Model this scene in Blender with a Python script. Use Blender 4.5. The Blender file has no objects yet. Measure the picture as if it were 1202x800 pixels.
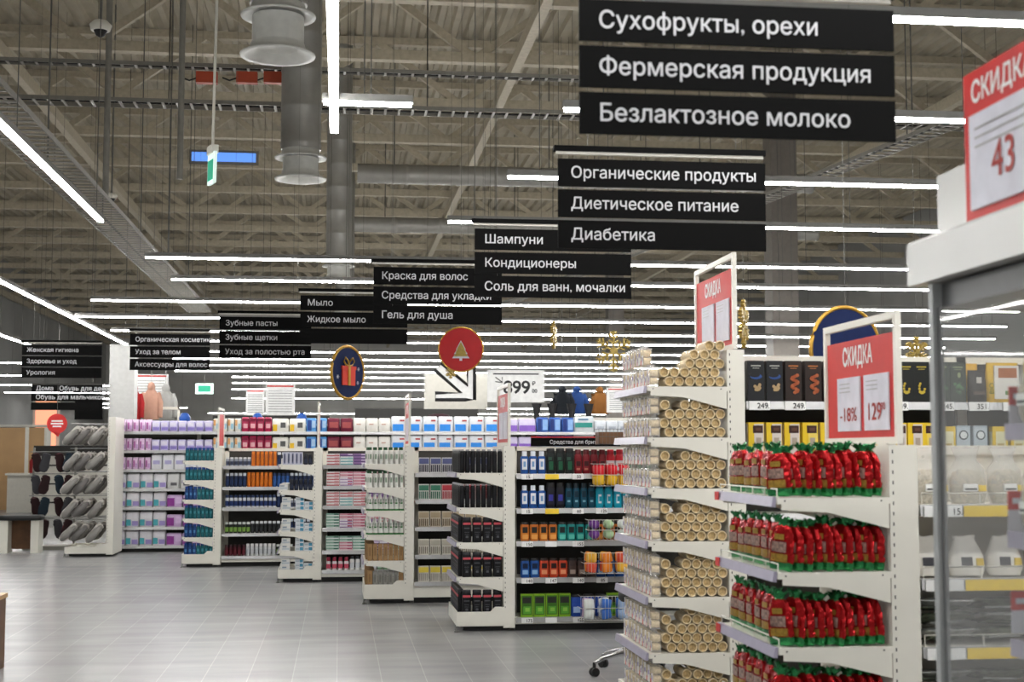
import bpy, math, random
from mathutils import Matrix, Vector, noise
random.seed(7)
SC = bpy.context.scene
COL = SC.collection
# ------------------------------------------------------------------ camera, world, exposure
FPX, CX, CY, EYE = 1669.4, 601.0, 400.0, 1.55
_n = math.sqrt(FPX**2 + 203**2 + 130**2)
_psi = math.asin(203/_n); _th = math.asin(130/_n/math.cos(_psi))
CF = Vector((math.sin(_psi)*math.cos(_th), math.cos(_psi)*math.cos(_th), math.sin(_th)))
CR = Vector((math.cos(_psi), -math.sin(_psi), 0)); CU = CR.cross(CF)
cam = bpy.data.objects.new('camera', bpy.data.cameras.new('camera')); COL.objects.link(cam)
_m = Matrix((CR, CU, -CF)).transposed().to_4x4(); _m.translation = (0, 0, EYE); cam.matrix_world = _m
cam.data.lens = 50; cam.data.sensor_width = 36; cam.data.clip_end = 200; cam.data.clip_start = .05
cam.data.dof.use_dof = True; cam.data.dof.focus_distance = 12.8; cam.data.dof.aperture_fstop = 4.0
SC.camera = cam
W = bpy.data.worlds.new('world'); SC.world = W; W.use_nodes = True
W.node_tree.nodes['Background'].inputs[0].default_value = (1, 1, 1, 1)
W.node_tree.nodes['Background'].inputs[1].default_value = .28
SC.view_settings.view_transform = 'Standard'; SC.view_settings.look = 'None'
SC.view_settings.exposure = 0.0; SC.view_settings.gamma = 1; SC.view_settings.use_curve_mapping = False
LIGHT = 66.0           # strength of the ceiling strip lights

def at(px, py, Y):     # the point at depth Y that the photograph shows at a pixel
    r = CF + CR*((px-CX)/FPX) + CU*((CY-py)/FPX)
    t = Y/r.y
    return Vector((r.x*t, Y, EYE+r.z*t))

# ------------------------------------------------------------------ materials
def lin(c):
    if isinstance(c, str):
        c = [int(c[i:i+2], 16)/255 for i in (0, 2, 4)]
        c = [x/12.92 if x <= .04045 else ((x+.055)/1.055)**2.4 for x in c]
    return (c[0], c[1], c[2], 1)
MATS = {}
def mat(name, color, rough=.5, metal=0, var=.06, scale=14, emit=0, bump=0, spec=.5, trans=0, alpha=1, sheen=0):
    m = bpy.data.materials.new(name); m.use_nodes = True; MATS[name] = m
    nt = m.node_tree; b = nt.nodes['Principled BSDF']; c = lin(color)
    b.inputs['Base Color'].default_value = c; b.inputs['Roughness'].default_value = rough
    b.inputs['Metallic'].default_value = metal; b.inputs['Specular IOR Level'].default_value = spec
    if trans: b.inputs['Transmission Weight'].default_value = trans
    if alpha < 1: b.inputs['Alpha'].default_value = alpha
    if emit:
        b.inputs['Emission Color'].default_value = c; b.inputs['Emission Strength'].default_value = emit
    if var or bump:
        tc = nt.nodes.new('ShaderNodeTexCoord'); nz = nt.nodes.new('ShaderNodeTexNoise')
        nz.inputs['Scale'].default_value = scale; nz.inputs['Detail'].default_value = 3
        nt.links.new(tc.outputs['Object'], nz.inputs['Vector'])
        if var:
            mx = nt.nodes.new('ShaderNodeMixRGB'); mx.blend_type = 'MULTIPLY'; mx.inputs[0].default_value = 1
            rp = nt.nodes.new('ShaderNodeValToRGB')
            rp.color_ramp.elements[0].color = (1-var*2, 1-var*2, 1-var*2, 1); rp.color_ramp.elements[0].position = .3
            rp.color_ramp.elements[1].color = (1, 1, 1, 1); rp.color_ramp.elements[1].position = .7
            mx.inputs[1].default_value = c
            nt.links.new(nz.outputs['Fac'], rp.inputs[0]); nt.links.new(rp.outputs[0], mx.inputs[2])
            nt.links.new(mx.outputs[0], b.inputs['Base Color'])
        if bump:
            bp = nt.nodes.new('ShaderNodeBump'); bp.inputs['Strength'].default_value = bump
            nt.links.new(nz.outputs['Fac'], bp.inputs['Height']); nt.links.new(bp.outputs[0], b.inputs['Normal'])
    return m
def M(n): return MATS[n]
def C(hexcol, rough=.4, metal=0, **k):          # a plain packaging colour, made once
    n = 'pack_%s_%d_%d' % (hexcol, int(rough*100), int(metal*100))
    return MATS.get(n) or mat(n, hexcol, rough, metal, **{'spec': .3, **k})
mat('white_metal', 'e4e1d6', .38, var=.03, scale=5)
mat('light_metal', 'cfccc2', .4, var=.04)
mat('dark_back', '35332f', .6)
mat('rubber', '151515', .6)
mat('slot', '24231f', .8)
mat('rail', 'a09bae', .35)
mat('rail_silver', 'a8a8a8', .3, .6)
mat('tag', 'f0f0ee', .5)
mat('tag_yellow', 'f2cf3a', .5)
mat('ink', '18181a', .6)
mat('red', 'c92926', .5, var=.04)
mat('redink', 'a8372f', .6)
mat('paper', 'd6d6e0', .6)
mat('sign_black', '0a0a0a', .85, spec=.12, var=0)
mat('sign_text', 'c6c6c9', .6, var=0)
mat('steel', '8a8a88', .35, .8)
mat('wire', '6b6a66', .45, .5)
mat('truss', 'c0b6a0', .6, var=.1)
mat('truss_dark', '7d7462', .7)
mat('tray', '8b8880', .5, .3)
mat('duct', '9d9b95', .4, .35, bump=.1, scale=6)
mat('diffuser', 'c8c8c2', .45)
mat('gold', 'c0a65a', .35, .5, bump=.5, scale=60, var=.15)
mat('gold_rim', 'c79a3c', .4, .5)
mat('navy', '16244e', .7, spec=.2)
mat('xmas_red', 'b3151b', .45)
mat('gift_red', 'e03c24', .5)
mat('strip_housing', '8c8b87', .5)
mat('lamp', 'fffefc', .5, var=0, emit=LIGHT)
mat('wood', 'c09a6c', .55, var=.06, scale=3)
mat('wood_dark', '6d4a2c', .6, var=.2, scale=8)
mat('chrome', 'c0c0c0', .15, 1, var=0)
mat('fridge', 'c2c2be', .22, var=.03, scale=3)
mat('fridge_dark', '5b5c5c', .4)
mat('post_grey', 'a3a6a6', .4)
mat('clear', 'ffffff', .08, trans=1, var=0)
def pane_glass():
    m = bpy.data.materials.new('pane_glass'); m.use_nodes = True; nt = m.node_tree; o = nt.nodes['Material Output']; MATS['pane_glass'] = m
    a = nt.nodes.new('ShaderNodeBsdfTransparent'); a.inputs[0].default_value = (.98, .985, .985, 1); g = nt.nodes.new('ShaderNodeBsdfGlossy'); g.inputs['Roughness'].default_value = .03
    d = nt.nodes.new('ShaderNodeBsdfDiffuse'); d.inputs[0].default_value = (.8, .8, .8, 1)  # slight white imitates reflective haze on the pane
    x = nt.nodes.new('ShaderNodeMixShader'); y = nt.nodes.new('ShaderNodeMixShader'); y.inputs[0].default_value = .06
    x.inputs[0].default_value = .04; nt.links.new(a.outputs[0], x.inputs[1]); nt.links.new(g.outputs[0], x.inputs[2]); nt.links.new(x.outputs[0], y.inputs[1]); nt.links.new(d.outputs[0], y.inputs[2]); nt.links.new(y.outputs[0], o.inputs[0])
pane_glass()
mat('film', 'f4f2ee', .15, alpha=.22, var=0)
mat('daylight', '5d8fe0', .5, emit=1.1, var=0)
mat('exit_green', '1c9a78', .5, emit=.5, var=0)
mat('white_glow', 'e8fff6', .5, emit=.5, var=0)
mat('shop_glow', 'ffab86', .5, emit=.9, var=0)

# wafer: pale crumb with darker rim specks
mat('wafer', 'f0dab0', .75, var=.18, scale=90, bump=.4)
mat('wafer_in', 'd9ba84', .85, var=.25, scale=70)

def floor_material():
    m = bpy.data.materials.new('floor_tiles'); m.use_nodes = True; nt = m.node_tree; b = nt.nodes['Principled BSDF']
    tc = nt.nodes.new('ShaderNodeTexCoord'); mp = nt.nodes.new('ShaderNodeMapping')
    mp.inputs['Rotation'].default_value = (0, 0, math.pi/2)
    br = nt.nodes.new('ShaderNodeTexBrick'); br.offset = 0; br.squash = 1
    br.inputs['Color1'].default_value = lin('8c8c8c'); br.inputs['Color2'].default_value = lin('919191'); br.inputs['Mortar'].default_value = lin('9e9e9c')
    br.inputs['Scale'].default_value = 1; br.inputs['Mortar Size'].default_value = .0035; br.inputs['Mortar Smooth'].default_value = .1
    br.inputs['Brick Width'].default_value = 2.4; br.inputs['Row Height'].default_value = .3035; br.inputs['Bias'].default_value = 0
    nt.links.new(tc.outputs['Object'], mp.inputs[0]); nt.links.new(mp.outputs[0], br.inputs['Vector'])
    nz = nt.nodes.new('ShaderNodeTexNoise'); nz.inputs['Scale'].default_value = 1.1; nz.inputs['Detail'].default_value = 6
    mp2 = nt.nodes.new('ShaderNodeMapping'); mp2.inputs['Scale'].default_value = (.7, 3.2, 1)
    nt.links.new(tc.outputs['Object'], mp2.inputs[0]); nt.links.new(mp2.outputs[0], nz.inputs['Vector'])
    rp = nt.nodes.new('ShaderNodeValToRGB'); rp.color_ramp.elements[0].position = .3; rp.color_ramp.elements[1].position = .7
    rp.color_ramp.elements[0].color = (.82, .82, .83, 1); rp.color_ramp.elements[1].color = (1.06, 1.06, 1.05, 1)
    mx = nt.nodes.new('ShaderNodeMixRGB'); mx.blend_type = 'MULTIPLY'; mx.inputs[0].default_value = 1
    nt.links.new(nz.outputs['Fac'], rp.inputs[0]); nt.links.new(br.outputs['Color'], mx.inputs[1]); nt.links.new(rp.outputs[0], mx.inputs[2])
    nt.links.new(mx.outputs[0], b.inputs['Base Color'])
    b.inputs['Roughness'].default_value = .27; b.inputs['Specular IOR Level'].default_value = .45
    return m

# ------------------------------------------------------------------ mesh builder
class MB:
    def __init__(s): s.v, s.f, s.mi, s.ms, s.sm = [], [], [], [], []
    def _mi(s, m):
        if isinstance(m, str): m = M(m)
        if m not in s.ms: s.ms.append(m)
        return s.ms.index(m)
    def add(s, vs, fs, m, smooth=False):
        o = len(s.v); s.v += [tuple(v) for v in vs]; k = s._mi(m)
        for f in fs: s.f.append(tuple(i+o for i in f)); s.mi.append(k); s.sm.append(smooth)
        return s
    def box(s, x0, x1, y0, y1, z0, z1, m):
        v = [(x, y, z) for z in (z0, z1) for y in (y0, y1) for x in (x0, x1)]
        return s.add(v, [(0, 2, 3, 1), (4, 5, 7, 6), (0, 1, 5, 4), (2, 6, 7, 3), (0, 4, 6, 2), (1, 3, 7, 5)], m)
    def prism(s, poly, axis, a0, a1, m):         # poly in the two other axes, in order
        def p(a, u, w): return {'x': (a, u, w), 'y': (u, a, w), 'z': (u, w, a)}[axis]
        n = len(poly); v = [p(a0, *q) for q in poly] + [p(a1, *q) for q in poly]
        f = [(i, (i+1) % n, n+(i+1) % n, n+i) for i in range(n)] + [tuple(range(n))[::-1], tuple(range(n, 2*n))]
        return s.add(v, f, m)
    def rings(s, rs, m, cap0=True, cap1=True, smooth=True):
        n = len(rs[0]); v = [p for r in rs for p in r]; f = []
        for k in range(len(rs)-1):
            for i in range(n): f.append((k*n+i, k*n+(i+1) % n, (k+1)*n+(i+1) % n, (k+1)*n+i))
        s.add(v, f, m, smooth)
        if cap0: s.add(rs[0], [tuple(range(n))[::-1]], m)
        if cap1: s.add(rs[-1], [tuple(range(n))], m)
        return s
    def loft(s, secs, m, n=14, **k):             # secs: (z, rx, ry, squareness[, dx, dy])
        rs = []
        for sec in secs:
            z, rx, ry, e = sec[:4]; dx, dy = (sec[4], sec[5]) if len(sec) > 4 else (0, 0)
            r = []
            for i in range(n):
                a = 2*math.pi*(i+.5)/n; c, d = math.cos(a), math.sin(a)
                r.append((dx+rx*math.copysign(abs(c)**(2/e), c), dy+ry*math.copysign(abs(d)**(2/e), d), z))
            rs.append(r)
        return s.rings(rs, m, **k)
    def tube(s, path, r, m, n=8, closed=False):
        P = [Vector(p) for p in path]; rs = []
        rr = r if isinstance(r, (list, tuple)) else [r]*len(P)
        for i, p in enumerate(P):
            if closed: t = P[(i+1) % len(P)]-P[i-1]
            else: t = P[min(i+1, len(P)-1)]-P[max(i-1, 0)]
            t.normalize(); u = t.cross(Vector((0, 0, 1)) if abs(t.z) < .9 else Vector((1, 0, 0))).normalized(); w = t.cross(u)
            rs.append([p+u*rr[i]*math.cos(2*math.pi*j/n)+w*rr[i]*math.sin(2*math.pi*j/n) for j in range(n)])
        if closed: rs.append(rs[0]); return s.rings(rs, m, False, False)
        return s.rings(rs, m)
    def disc(s, c, axis, r, t, m, n=32, rx=None):
        q = [((rx or r)*math.cos(2*math.pi*i/n)+c[0], r*math.sin(2*math.pi*i/n)+c[1]) for i in range(n)]
        return s.prism(q, axis, c[2]-t/2, c[2]+t/2, m)
    def xf(s, mtx): s.v = [tuple(mtx @ Vector(p)) for p in s.v]; return s
    def mesh(s, name):
        me = bpy.data.meshes.new(name); me.from_pydata(s.v, [], s.f)
        for m in s.ms: me.materials.append(m)
        me.polygons.foreach_set('material_index', s.mi); me.polygons.foreach_set('use_smooth', s.sm)
        me.update(); return me
    def build(s, name, parent=None, loc=None):
        o = bpy.data.objects.new(name, s.mesh(name)); COL.objects.link(o)
        if parent: o.parent = parent
        if loc: o.location = loc
        return o
_tc = {}
def _glyphs(body, h, align, bold):
    k = (body, h, align, bold)
    if k in _tc: return _tc[k]
    import numpy as np
    from mathutils.geometry import delaunay_2d_cdt
    cu = bpy.data.curves.new('lettering', 'FONT'); cu.body = body; cu.size = h/.727; cu.align_x = align; cu.resolution_u = 3; cu.fill_mode = 'NONE'
    o = bpy.data.objects.new('lettering', cu); COL.objects.link(o)
    e = o.evaluated_get(bpy.context.evaluated_depsgraph_get()); me = e.to_mesh()
    vs = [Vector((v.co.x, v.co.y)) for v in me.vertices]; ed = [tuple(q.vertices) for q in me.edges]
    e.to_mesh_clear(); bpy.data.objects.remove(o); bpy.data.curves.remove(cu)
    # walk every outline once, in its own direction, and thicken it
    nxt = {a: b for a, b in ed}; pre = {}
    nb = {}
    for a, b in ed: nb.setdefault(a, []).append(b); nb.setdefault(b, []).append(a)
    loops = []; seen = set()
    for v0 in range(len(vs)):
        if v0 in seen or len(nb.get(v0, ())) != 2: continue
        lp = [v0]; seen.add(v0); c = v0+1 if v0+1 in nb[v0] else nb[v0][0]
        while c not in seen:
            lp.append(c); seen.add(c); w = [q for q in nb[c] if q not in seen]
            if not w: break
            c = w[0]
        if len(lp) > 2: loops.append(lp)
    P = []; E = []
    def area(lp): return sum(vs[lp[q-1]].x*vs[lp[q]].y-vs[lp[q]].x*vs[lp[q-1]].y for q in range(len(lp)))/2
    out = -1 if max((area(lp) for lp in loops), key=abs, default=1) > 0 else 1      # which side of the outline is outside
    for lp in loops:
        pts = [vs[q] for q in lp]; n = len(pts); o = len(P)
        for q in range(n):
            t1 = (pts[q]-pts[q-1]).normalized(); t2 = (pts[(q+1) % n]-pts[q]).normalized(); t = (t1+t2)
            t = t.normalized() if t.length > 1e-6 else t1
            P.append(pts[q]+Vector((-t.y, t.x))*bold*h*out*(1 if max(u.y for u in pts)-min(u.y for u in pts) > h*.45 else .3))
        E += [(o+q, o+(q+1) % n) for q in range(n)]
    ov, oe, of = delaunay_2d_cdt(P, E, [], 0, 1e-6)[:3]
    A_ = np.array([P[a] for a, b in E]); B_ = np.array([P[b] for a, b in E]); keep = []
    for f in of:
        c = sum((ov[q] for q in f), Vector((0, 0)))/len(f)
        up = (A_[:, 1] <= c.y) & (B_[:, 1] > c.y); dn = (A_[:, 1] > c.y) & (B_[:, 1] <= c.y)
        cr = (B_[:, 0]-A_[:, 0])*(c.y-A_[:, 1])-(c.x-A_[:, 0])*(B_[:, 1]-A_[:, 1])
        if int((up & (cr > 0)).sum())-int((dn & (cr < 0)).sum()): keep.append(tuple(f))
    _tc[k] = ([(q.x, q.y) for q in ov], keep)
    return _tc[k]
def text_mb(body, h, m, align='LEFT', bold=0.0, depth=.002, maxw=None):   # lettering in the XZ plane facing -Y, capital height h
    v2, fs = _glyphs(body, h, align, bold)
    vs = [(a, -depth, b) for a, b in v2]
    if maxw and vs:
        w = max(v[0] for v in vs)-min(v[0] for v in vs)
        vs = [(v[0]*maxw/w, v[1], v[2]) for v in vs]
    return MB().add(vs, fs, m)
ROT_AISLE = Matrix.Rotation(-math.pi/2, 4, 'Z')   # turns a -Y facing plate to face the main aisle (-X)
ROT_IDENT = Matrix.Identity(4)

def tag(o, label, cat, group=None):
    if not 4 <= len(label.split()) <= 16: print('LONG', label)
    o['label'] = label; o['category'] = cat
    if group: o['group'] = group
    return o
def thing(name, label, cat, loc=(0, 0, 0), group=None, rz=0):
    o = bpy.data.objects.new(name, None); COL.objects.link(o); o.location = loc; o.rotation_euler = (0, 0, rz); o.empty_display_size = .1
    return tag(o, label, cat, group)
def struct(name, mb):
    o = mb.build(name); o['kind'] = 'structure'; return o
class Proto:                                      # a product made once; every copy shares its meshes
    def __init__(s, name, cat, body, parts=(), merge=False):
        if merge:                                 # too small in the photograph to show its parts
            for _, q in parts:
                o = len(body.v); body.v += q.v
                for f, k, sm in zip(q.f, q.mi, q.sm): body.f.append(tuple(i+o for i in f)); body.mi.append(body._mi(q.ms[k])); body.sm.append(sm)
            parts = ()
        s.name, s.cat = name, cat; s.me = body.mesh(name); s.parts = [(n, p.mesh(n)) for n, p in parts]
    def put(s, loc, label, group, rot=(0, 0, 0), scale=1):
        o = bpy.data.objects.new(s.name, s.me); COL.objects.link(o); o.location = loc; o.rotation_euler = rot
        if scale != 1: o.scale = (scale,)*3 if not isinstance(scale, tuple) else scale
        tag(o, label, s.cat, group)
        for n, me in s.parts:
            c = bpy.data.objects.new(n, me); COL.objects.link(c); c.parent = o
        return o
ORD = ('first second third fourth fifth sixth seventh eighth ninth tenth eleventh twelfth thirteenth fourteenth fifteenth sixteenth '
       'seventeenth eighteenth nineteenth twentieth').split()
ORD += ['twenty-'+x for x in ORD[:9]]
LEVEL = ['top', 'second', 'third', 'fourth', 'fifth', 'sixth', 'lowest']
_count = {}
def nth(desc, where, tail=''):
    k = (desc, where); _count[k] = _count.get(k, 0)+1
    return '%s %s %s' % (ORD[_count[k]-1], desc, where)

# ------------------------------------------------------------------ the hall
fl = MB().box(-16, 18, -4, 82, -.1, 0, floor_material()); struct('floor', fl)
def deck():
    mb = MB(); x = -16.0; pts = []
    while x < 18:
        pts += [(x, 0), (x+.10, 0), (x+.14, .08), (x+.24, .08), (x+.28, 0)]; x += .28
    v = []; f = []
    for i, (a, z) in enumerate(pts):
        v += [(a, -4, 9+z), (a, 82, 9+z)]
        if i: f.append((2*i-2, 2*i, 2*i+1, 2*i-1))
    m = mat('roof_deck', 'b5ac97', .6, var=.1, scale=2)
    mb.add(v, f, m); return mb.box(-16, 18, -4, 82, 9.12, 9.2, m)
struct('ceiling', deck())
mat('wall_paint', 'a5a5a2', .7, var=.05, scale=1)
mat('wall_far', 'd2d1cc', .7, var=.1, scale=.6)
struct('wall_left', MB().box(-13.4, -13.0, 8, 82, 0, 9, 'wall_paint'))
struct('wall_back', MB().box(-16, 18, 81.6, 82, 0, 9, 'wall_far'))
struct('wall_right', MB().box(17.8, 18.2, 8, 82, 0, 9, 'wall_paint'))
def truss(y):
    mb = MB()
    mb.box(-13, 17.8, y-.09, y+.09, 7.72, 7.88, 'truss').box(-13, 17.8, y-.07, y+.07, 8.84, 8.97, 'truss')
    x = -12.9; up = True
    while x < 17:
        a, b = ((x, 7.8), (x+1.5, 8.9)) if up else ((x, 8.9), (x+1.5, 7.8))
        d = Vector((b[0]-a[0], b[1]-a[1])).normalized(); q = Vector((-d.y, d.x))*.06
        mb.prism([(a[0]-q.x, a[1]-q.y), (b[0]-q.x, b[1]-q.y), (b[0]+q.x, b[1]+q.y), (a[0]+q.x, a[1]+q.y)], 'y', y-.05, y+.05, 'truss')
        x += 1.5; up = not up
    return mb
for k in range(21): struct('ceiling_truss', truss(19.2+3*k))
for x in (-12.8, -5.15, 2.7, 10.5): struct('ceiling_beam', MB().box(x-.07, x+.07, 14, 81.5, 7.5, 7.7, 'truss'))
for x, y, w in ((8.3, 26, .5), (8.6, 44, .5), (-11, 44, .5)): struct('pillar_steel', MB().box(x-w/2, x+w/2, y-w/2, y+w/2, 0, 9, mat('pillar_paint', '77716a', .6) if 'pillar_paint' not in MATS else 'pillar_paint'))
mat('totem', 'bdbdba', .5); wp = MB().box(-3.74, -3.34, 23.85, 24.25, 0, 3.3, 'totem'); struct('pillar_white', wp)
# a small high window that lets the blue evening in
p0, p1 = at(225, 178, 31), at(300, 190, 31)
struct('window_1', MB().box(p0.x, p1.x, 31, 31.05, p1.z, p0.z, 'daylight').box(p0.x-.06, p1.x+.06, 31.05, 31.1, p1.z-.06, p0.z+.06, 'truss_dark'))

# ------------------------------------------------------------------ ceiling services
def strip_light(label, a, b):
    a, b = Vector(a), Vector(b); along_x = abs(b.x-a.x) > abs(b.y-a.y); w = .024
    t = thing('ceiling_light', label, 'ceiling light', (a+b)/2, 'rows of linear ceiling lights')
    L = (b-a).length/2
    def bx(u0, u1, w0, w1, z0, z1, m): return MB().box(u0, u1, w0, w1, z0, z1, m) if along_x else MB().box(w0, w1, u0, u1, z0, z1, m)
    h = bx(-L, L, -w-.004, w+.004, .009, .055, 'strip_housing'); h.build('housing', t)
    bx(-L+.01, L-.01, -w, w, -.009, .0085, 'lamp').build('light_diffuser', t)
    k = max(2, int(L/1.6)+1)
    for i in range(k):
        u = -L+.25+(2*L-.5)*i/(k-1); q = (u, 0) if along_x else (0, u)
        MB().tube([(q[0], q[1], .05), (q[0], q[1], 9.03-a.z)], .004, 'wire', 5).build('suspension_wire', t)
LZ = 3.62
ROWS = [(6.42, 1.4, 7), (8.4, 1.33, 8), (10.55, 1.24, 8.5), (12.7, .95, 8.5), (15.45, -2.08, 9), (17.4, -2.03, 9.5), (19.95, -3.4, 10), (22.4, -4.05, 11), (24.9, -3.9, 12),
        (27.1, -3.6, 12), (29.9, -3.7, 13), (32.3, -3.7, 13), (34.7, -3.9, 14), (37.2, -4.2, 14)] + [(y, -.074*y, 15) for y in (40, 43.5, 48, 56)] + [(68, 5, 15), (78, -7, 15)]  # the last two rows are added to brighten the far wall
for i, (y, x0, x1) in enumerate(ROWS):
    strip_light('%s crosswise linear ceiling light counting from the big black category sign' % ORD[i], (x0, y, LZ), (x1, y, LZ))
for i, y in enumerate((4.2, 2.0, -.2, -2.4)): strip_light('%s unseen crosswise ceiling light above the viewer, added for front light' % ORD[i], (.6, y, LZ), (7, y, LZ))  # unseen rows, added to light the near units from the front
strip_light('short crosswise ceiling light between the ceiling duct and the big black sign', (-.12, 8.4, LZ), (.42, 8.4, LZ))
strip_light('lengthwise ceiling light hanging beside the round ceiling duct', (-.05, 3.6, LZ), (-.05, 9.18, LZ))
strip_light('lengthwise ceiling light over the main aisle below the lattice cable tray', (-2.15, 0, LZ), (-2.15, 13.05, LZ))
strip_light('lengthwise ceiling light leading to the white totem pillar', (-4.12, 10, LZ), (-4.12, 28.3, LZ))
strip_light('lengthwise ceiling light along the grey side wall', (-6.0, 16, LZ), (-6.0, 29.7, LZ))
for i in range(8): strip_light('%s crosswise ceiling light above the shoe department' % ORD[i], (-12.2, 30+6*i, LZ+.1), (-7.5, 30+6*i, LZ+.1))  # row run lengthened with added lamps to brighten the dark side wall

def duct(label, x, y, zb, gap, glow=False):
    t = thing('ceiling_vent_duct', label, 'air duct', (x, y, zb), 'round drop ducts')
    H = 8.95-zb; mb = MB(); prof = [(gap+.1, .225)]
    z = gap+.14
    while z < H:                       # swaged rings up the pipe
        prof += [(z, .225), (z+.02, .232), (z+.04, .225)]; z += .42
    prof += [(H, .225)]
    mb.loft([(z, r, r, 2) for z, r in prof], 'duct', 28)
    mb.build('pipe', t)
    for z in (0, gap):
        d = MB().loft([(z+.06, .15, .15, 2), (z+.03, .19, .19, 2), (z+.005, .25, .25, 2), (z, .288, .288, 2), (z+.012, .292, .292, 2), (z+.03, .26, .26, 2), (z+.06, .215, .215, 2), (z+.1, .205, .205, 2)], 'diffuser', 32)
        d.build('diffuser_ring', t)
    MB().loft([(.08, .2, .2, 2), (gap, .2, .2, 2)], 'diffuser', 24).build('neck', t)
duct('round metal drop duct with twin disc diffusers, hanging above the main aisle, biggest of three', -.5, 10.95, 4.6, .31)
duct('round metal drop duct with twin discs, behind the exit sign cord', -.46, 16, 4.6, .24)
duct('round metal drop duct beyond the other two, above the soap sign', -.04, 25.4, 4.6, .24)
duct('round metal drop duct hidden far above the shampoo shelves', .1, 34, 4.6, .24)
def pipe_x(label, x0, x1, y, z, r):
    t = thing('ceiling_air_pipe', label, 'air duct', (0, y, z), 'long crosswise air pipes')
    rs = []; x = x0; prof = []
    while x < x1: prof += [(x, r), (x+.9, r), (x+.92, r*1.06), (x+.96, r*1.06), (x+.98, r)]; x += 1
    MB().rings([[(x, r*q*math.cos(2*math.pi*i/20), r*q*math.sin(2*math.pi*i/20)) for i in range(20)] for x, rr in prof for q in [rr/r]], 'duct').build('pipe', t)
    for x in range(int(x0)+1, int(x1), 3):
        MB().tube([(x, 0, r*.9), (x, 0, 9.03-z)], .012, 'wire', 5).build('hanger', t)
pipe_x('long round air pipe running crosswise, higher in the trusses', .3, 9, 27, 6.85, .19)
pipe_x('long round air pipe running crosswise, below and behind the other pipe', .3, 11, 32.5, 6.75, .18)
def tray(label, a, b, w=.16):
    a, b = Vector(a), Vector(b); L = (b-a).length; t = thing('ceiling_cable_tray', label, 'cable tray', a, 'lattice cable trays')
    ang = math.atan2(b.y-a.y, b.x-a.x); t.rotation_euler = (0, 0, ang)
    mb = MB().box(0, L, -w, -w+.012, 0, .045, 'tray').box(0, L, w-.012, w, 0, .045, 'tray')
    x = .05
    while x < L: mb.box(x, x+.03, -w, w, 0, .012, 'tray'); x += .16
    mb.build('tray', t); MB().tube([(0, .05, .03), (L*.3, .02, .035), (L*.6, .07, .03), (L, .05, .03)], .013, 'rubber', 6).build('cable', t)
    x = 1.0
    while x < L: MB().tube([(x, 0, .0), (x, 0, 9.03-a.z)], .008, 'wire', 5).build('hanger', t); x += 3
tray('lattice cable tray running crosswise under the trusses', (-9, 16.6, 5.55), (8, 16.6, 5.55))
tray('thin cable tray running crosswise above the lattice one', (-9, 16.6, 6.0), (3, 16.6, 6.0), .08)
tray('lattice cable tray running lengthwise above the main aisle', (-2.62, 9, 4.15), (-2.62, 27, 4.15), .22)
tray('lattice cable tray running lengthwise above the dry fruit aisle', (7.2, 12, 5.2), (3.4, 40, 5.2), .15)
for i, x in enumerate((243, 290, 322)):
    p = at(x, 92, 16.4)
    tag(MB().box(-.12, .12, -.05, .05, -.06, .07, mat('orange_box', 'b5482a', .5) if 'orange_box' not in MATS else 'orange_box').tube([(-.12, 0, 0), (-.2, 0, -.03), (-.28, 0, 0)], .01, 'rubber', 6).build('ceiling_junction_box', None, p),
        '%s orange junction box hanging on the thin cable tray' % ORD[i], 'junction box', 'orange junction boxes')
def dome(label, px, py, y):
    p = at(px, py, y); t = thing('ceiling_camera', label, 'security camera', p, 'dome cameras')
    MB().loft([(.0, .085, .085, 2), (.05, .1, .1, 2), (.09, .06, .06, 2)], 'white_metal', 20).build('housing', t)
    MB().loft([(-.06, .015, .015, 2), (-.045, .04, .04, 2), (0, .062, .062, 2)], 'rubber', 16).build('dome_lens', t)
    MB().tube([(0, 0, .08), (0, 0, 9.03-p.z)], .015, 'steel', 6).build('rod', t)
dome('white dome security camera hanging on a rod, nearer one', 118, 36, 13)
dome('small white dome security camera hanging near the cable tray', 131, 233, 24)
# exit sign on a long cord
p = at(249, 195, 12); t = thing('exit_sign', 'green and white exit sign hanging on a long white cord', 'exit sign', p)
t.rotation_euler = (0, math.radians(4), math.radians(-75))
MB().box(-.15, .15, -.012, .012, -.15, .11, 'white_glow').build('sign_plate', t)
g = MB(); g.box(-.12, .12, -.016, -.0125, -.12, .05, 'exit_green'); g.box(-.12, .12, .0125, .016, -.12, .05, 'exit_green'); g.build('green_pictogram', t)
MB().box(-.11, .11, -.03, .03, .10, .17, 'white_metal').build('lamp_housing', t)
MB().tube([(0, 0, .16), (0, 0, 9.03-p.z)], .012, 'white_metal', 6).build('hanging_cord', t)
for px, y in ((213, 14), (127, 15)):
    p = at(px, 100, y); tag(MB().tube([(p.x, y, 4.2), (p.x, y, 9.03)], .03, 'tray', 8).build('ceiling_hanger_pipe'), 'dark vertical ceiling pipe, %s' % ('closer to the exit sign' if px == 213 else 'closer to the dome camera'), 'pipe', 'vertical ceiling pipes')

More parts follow.
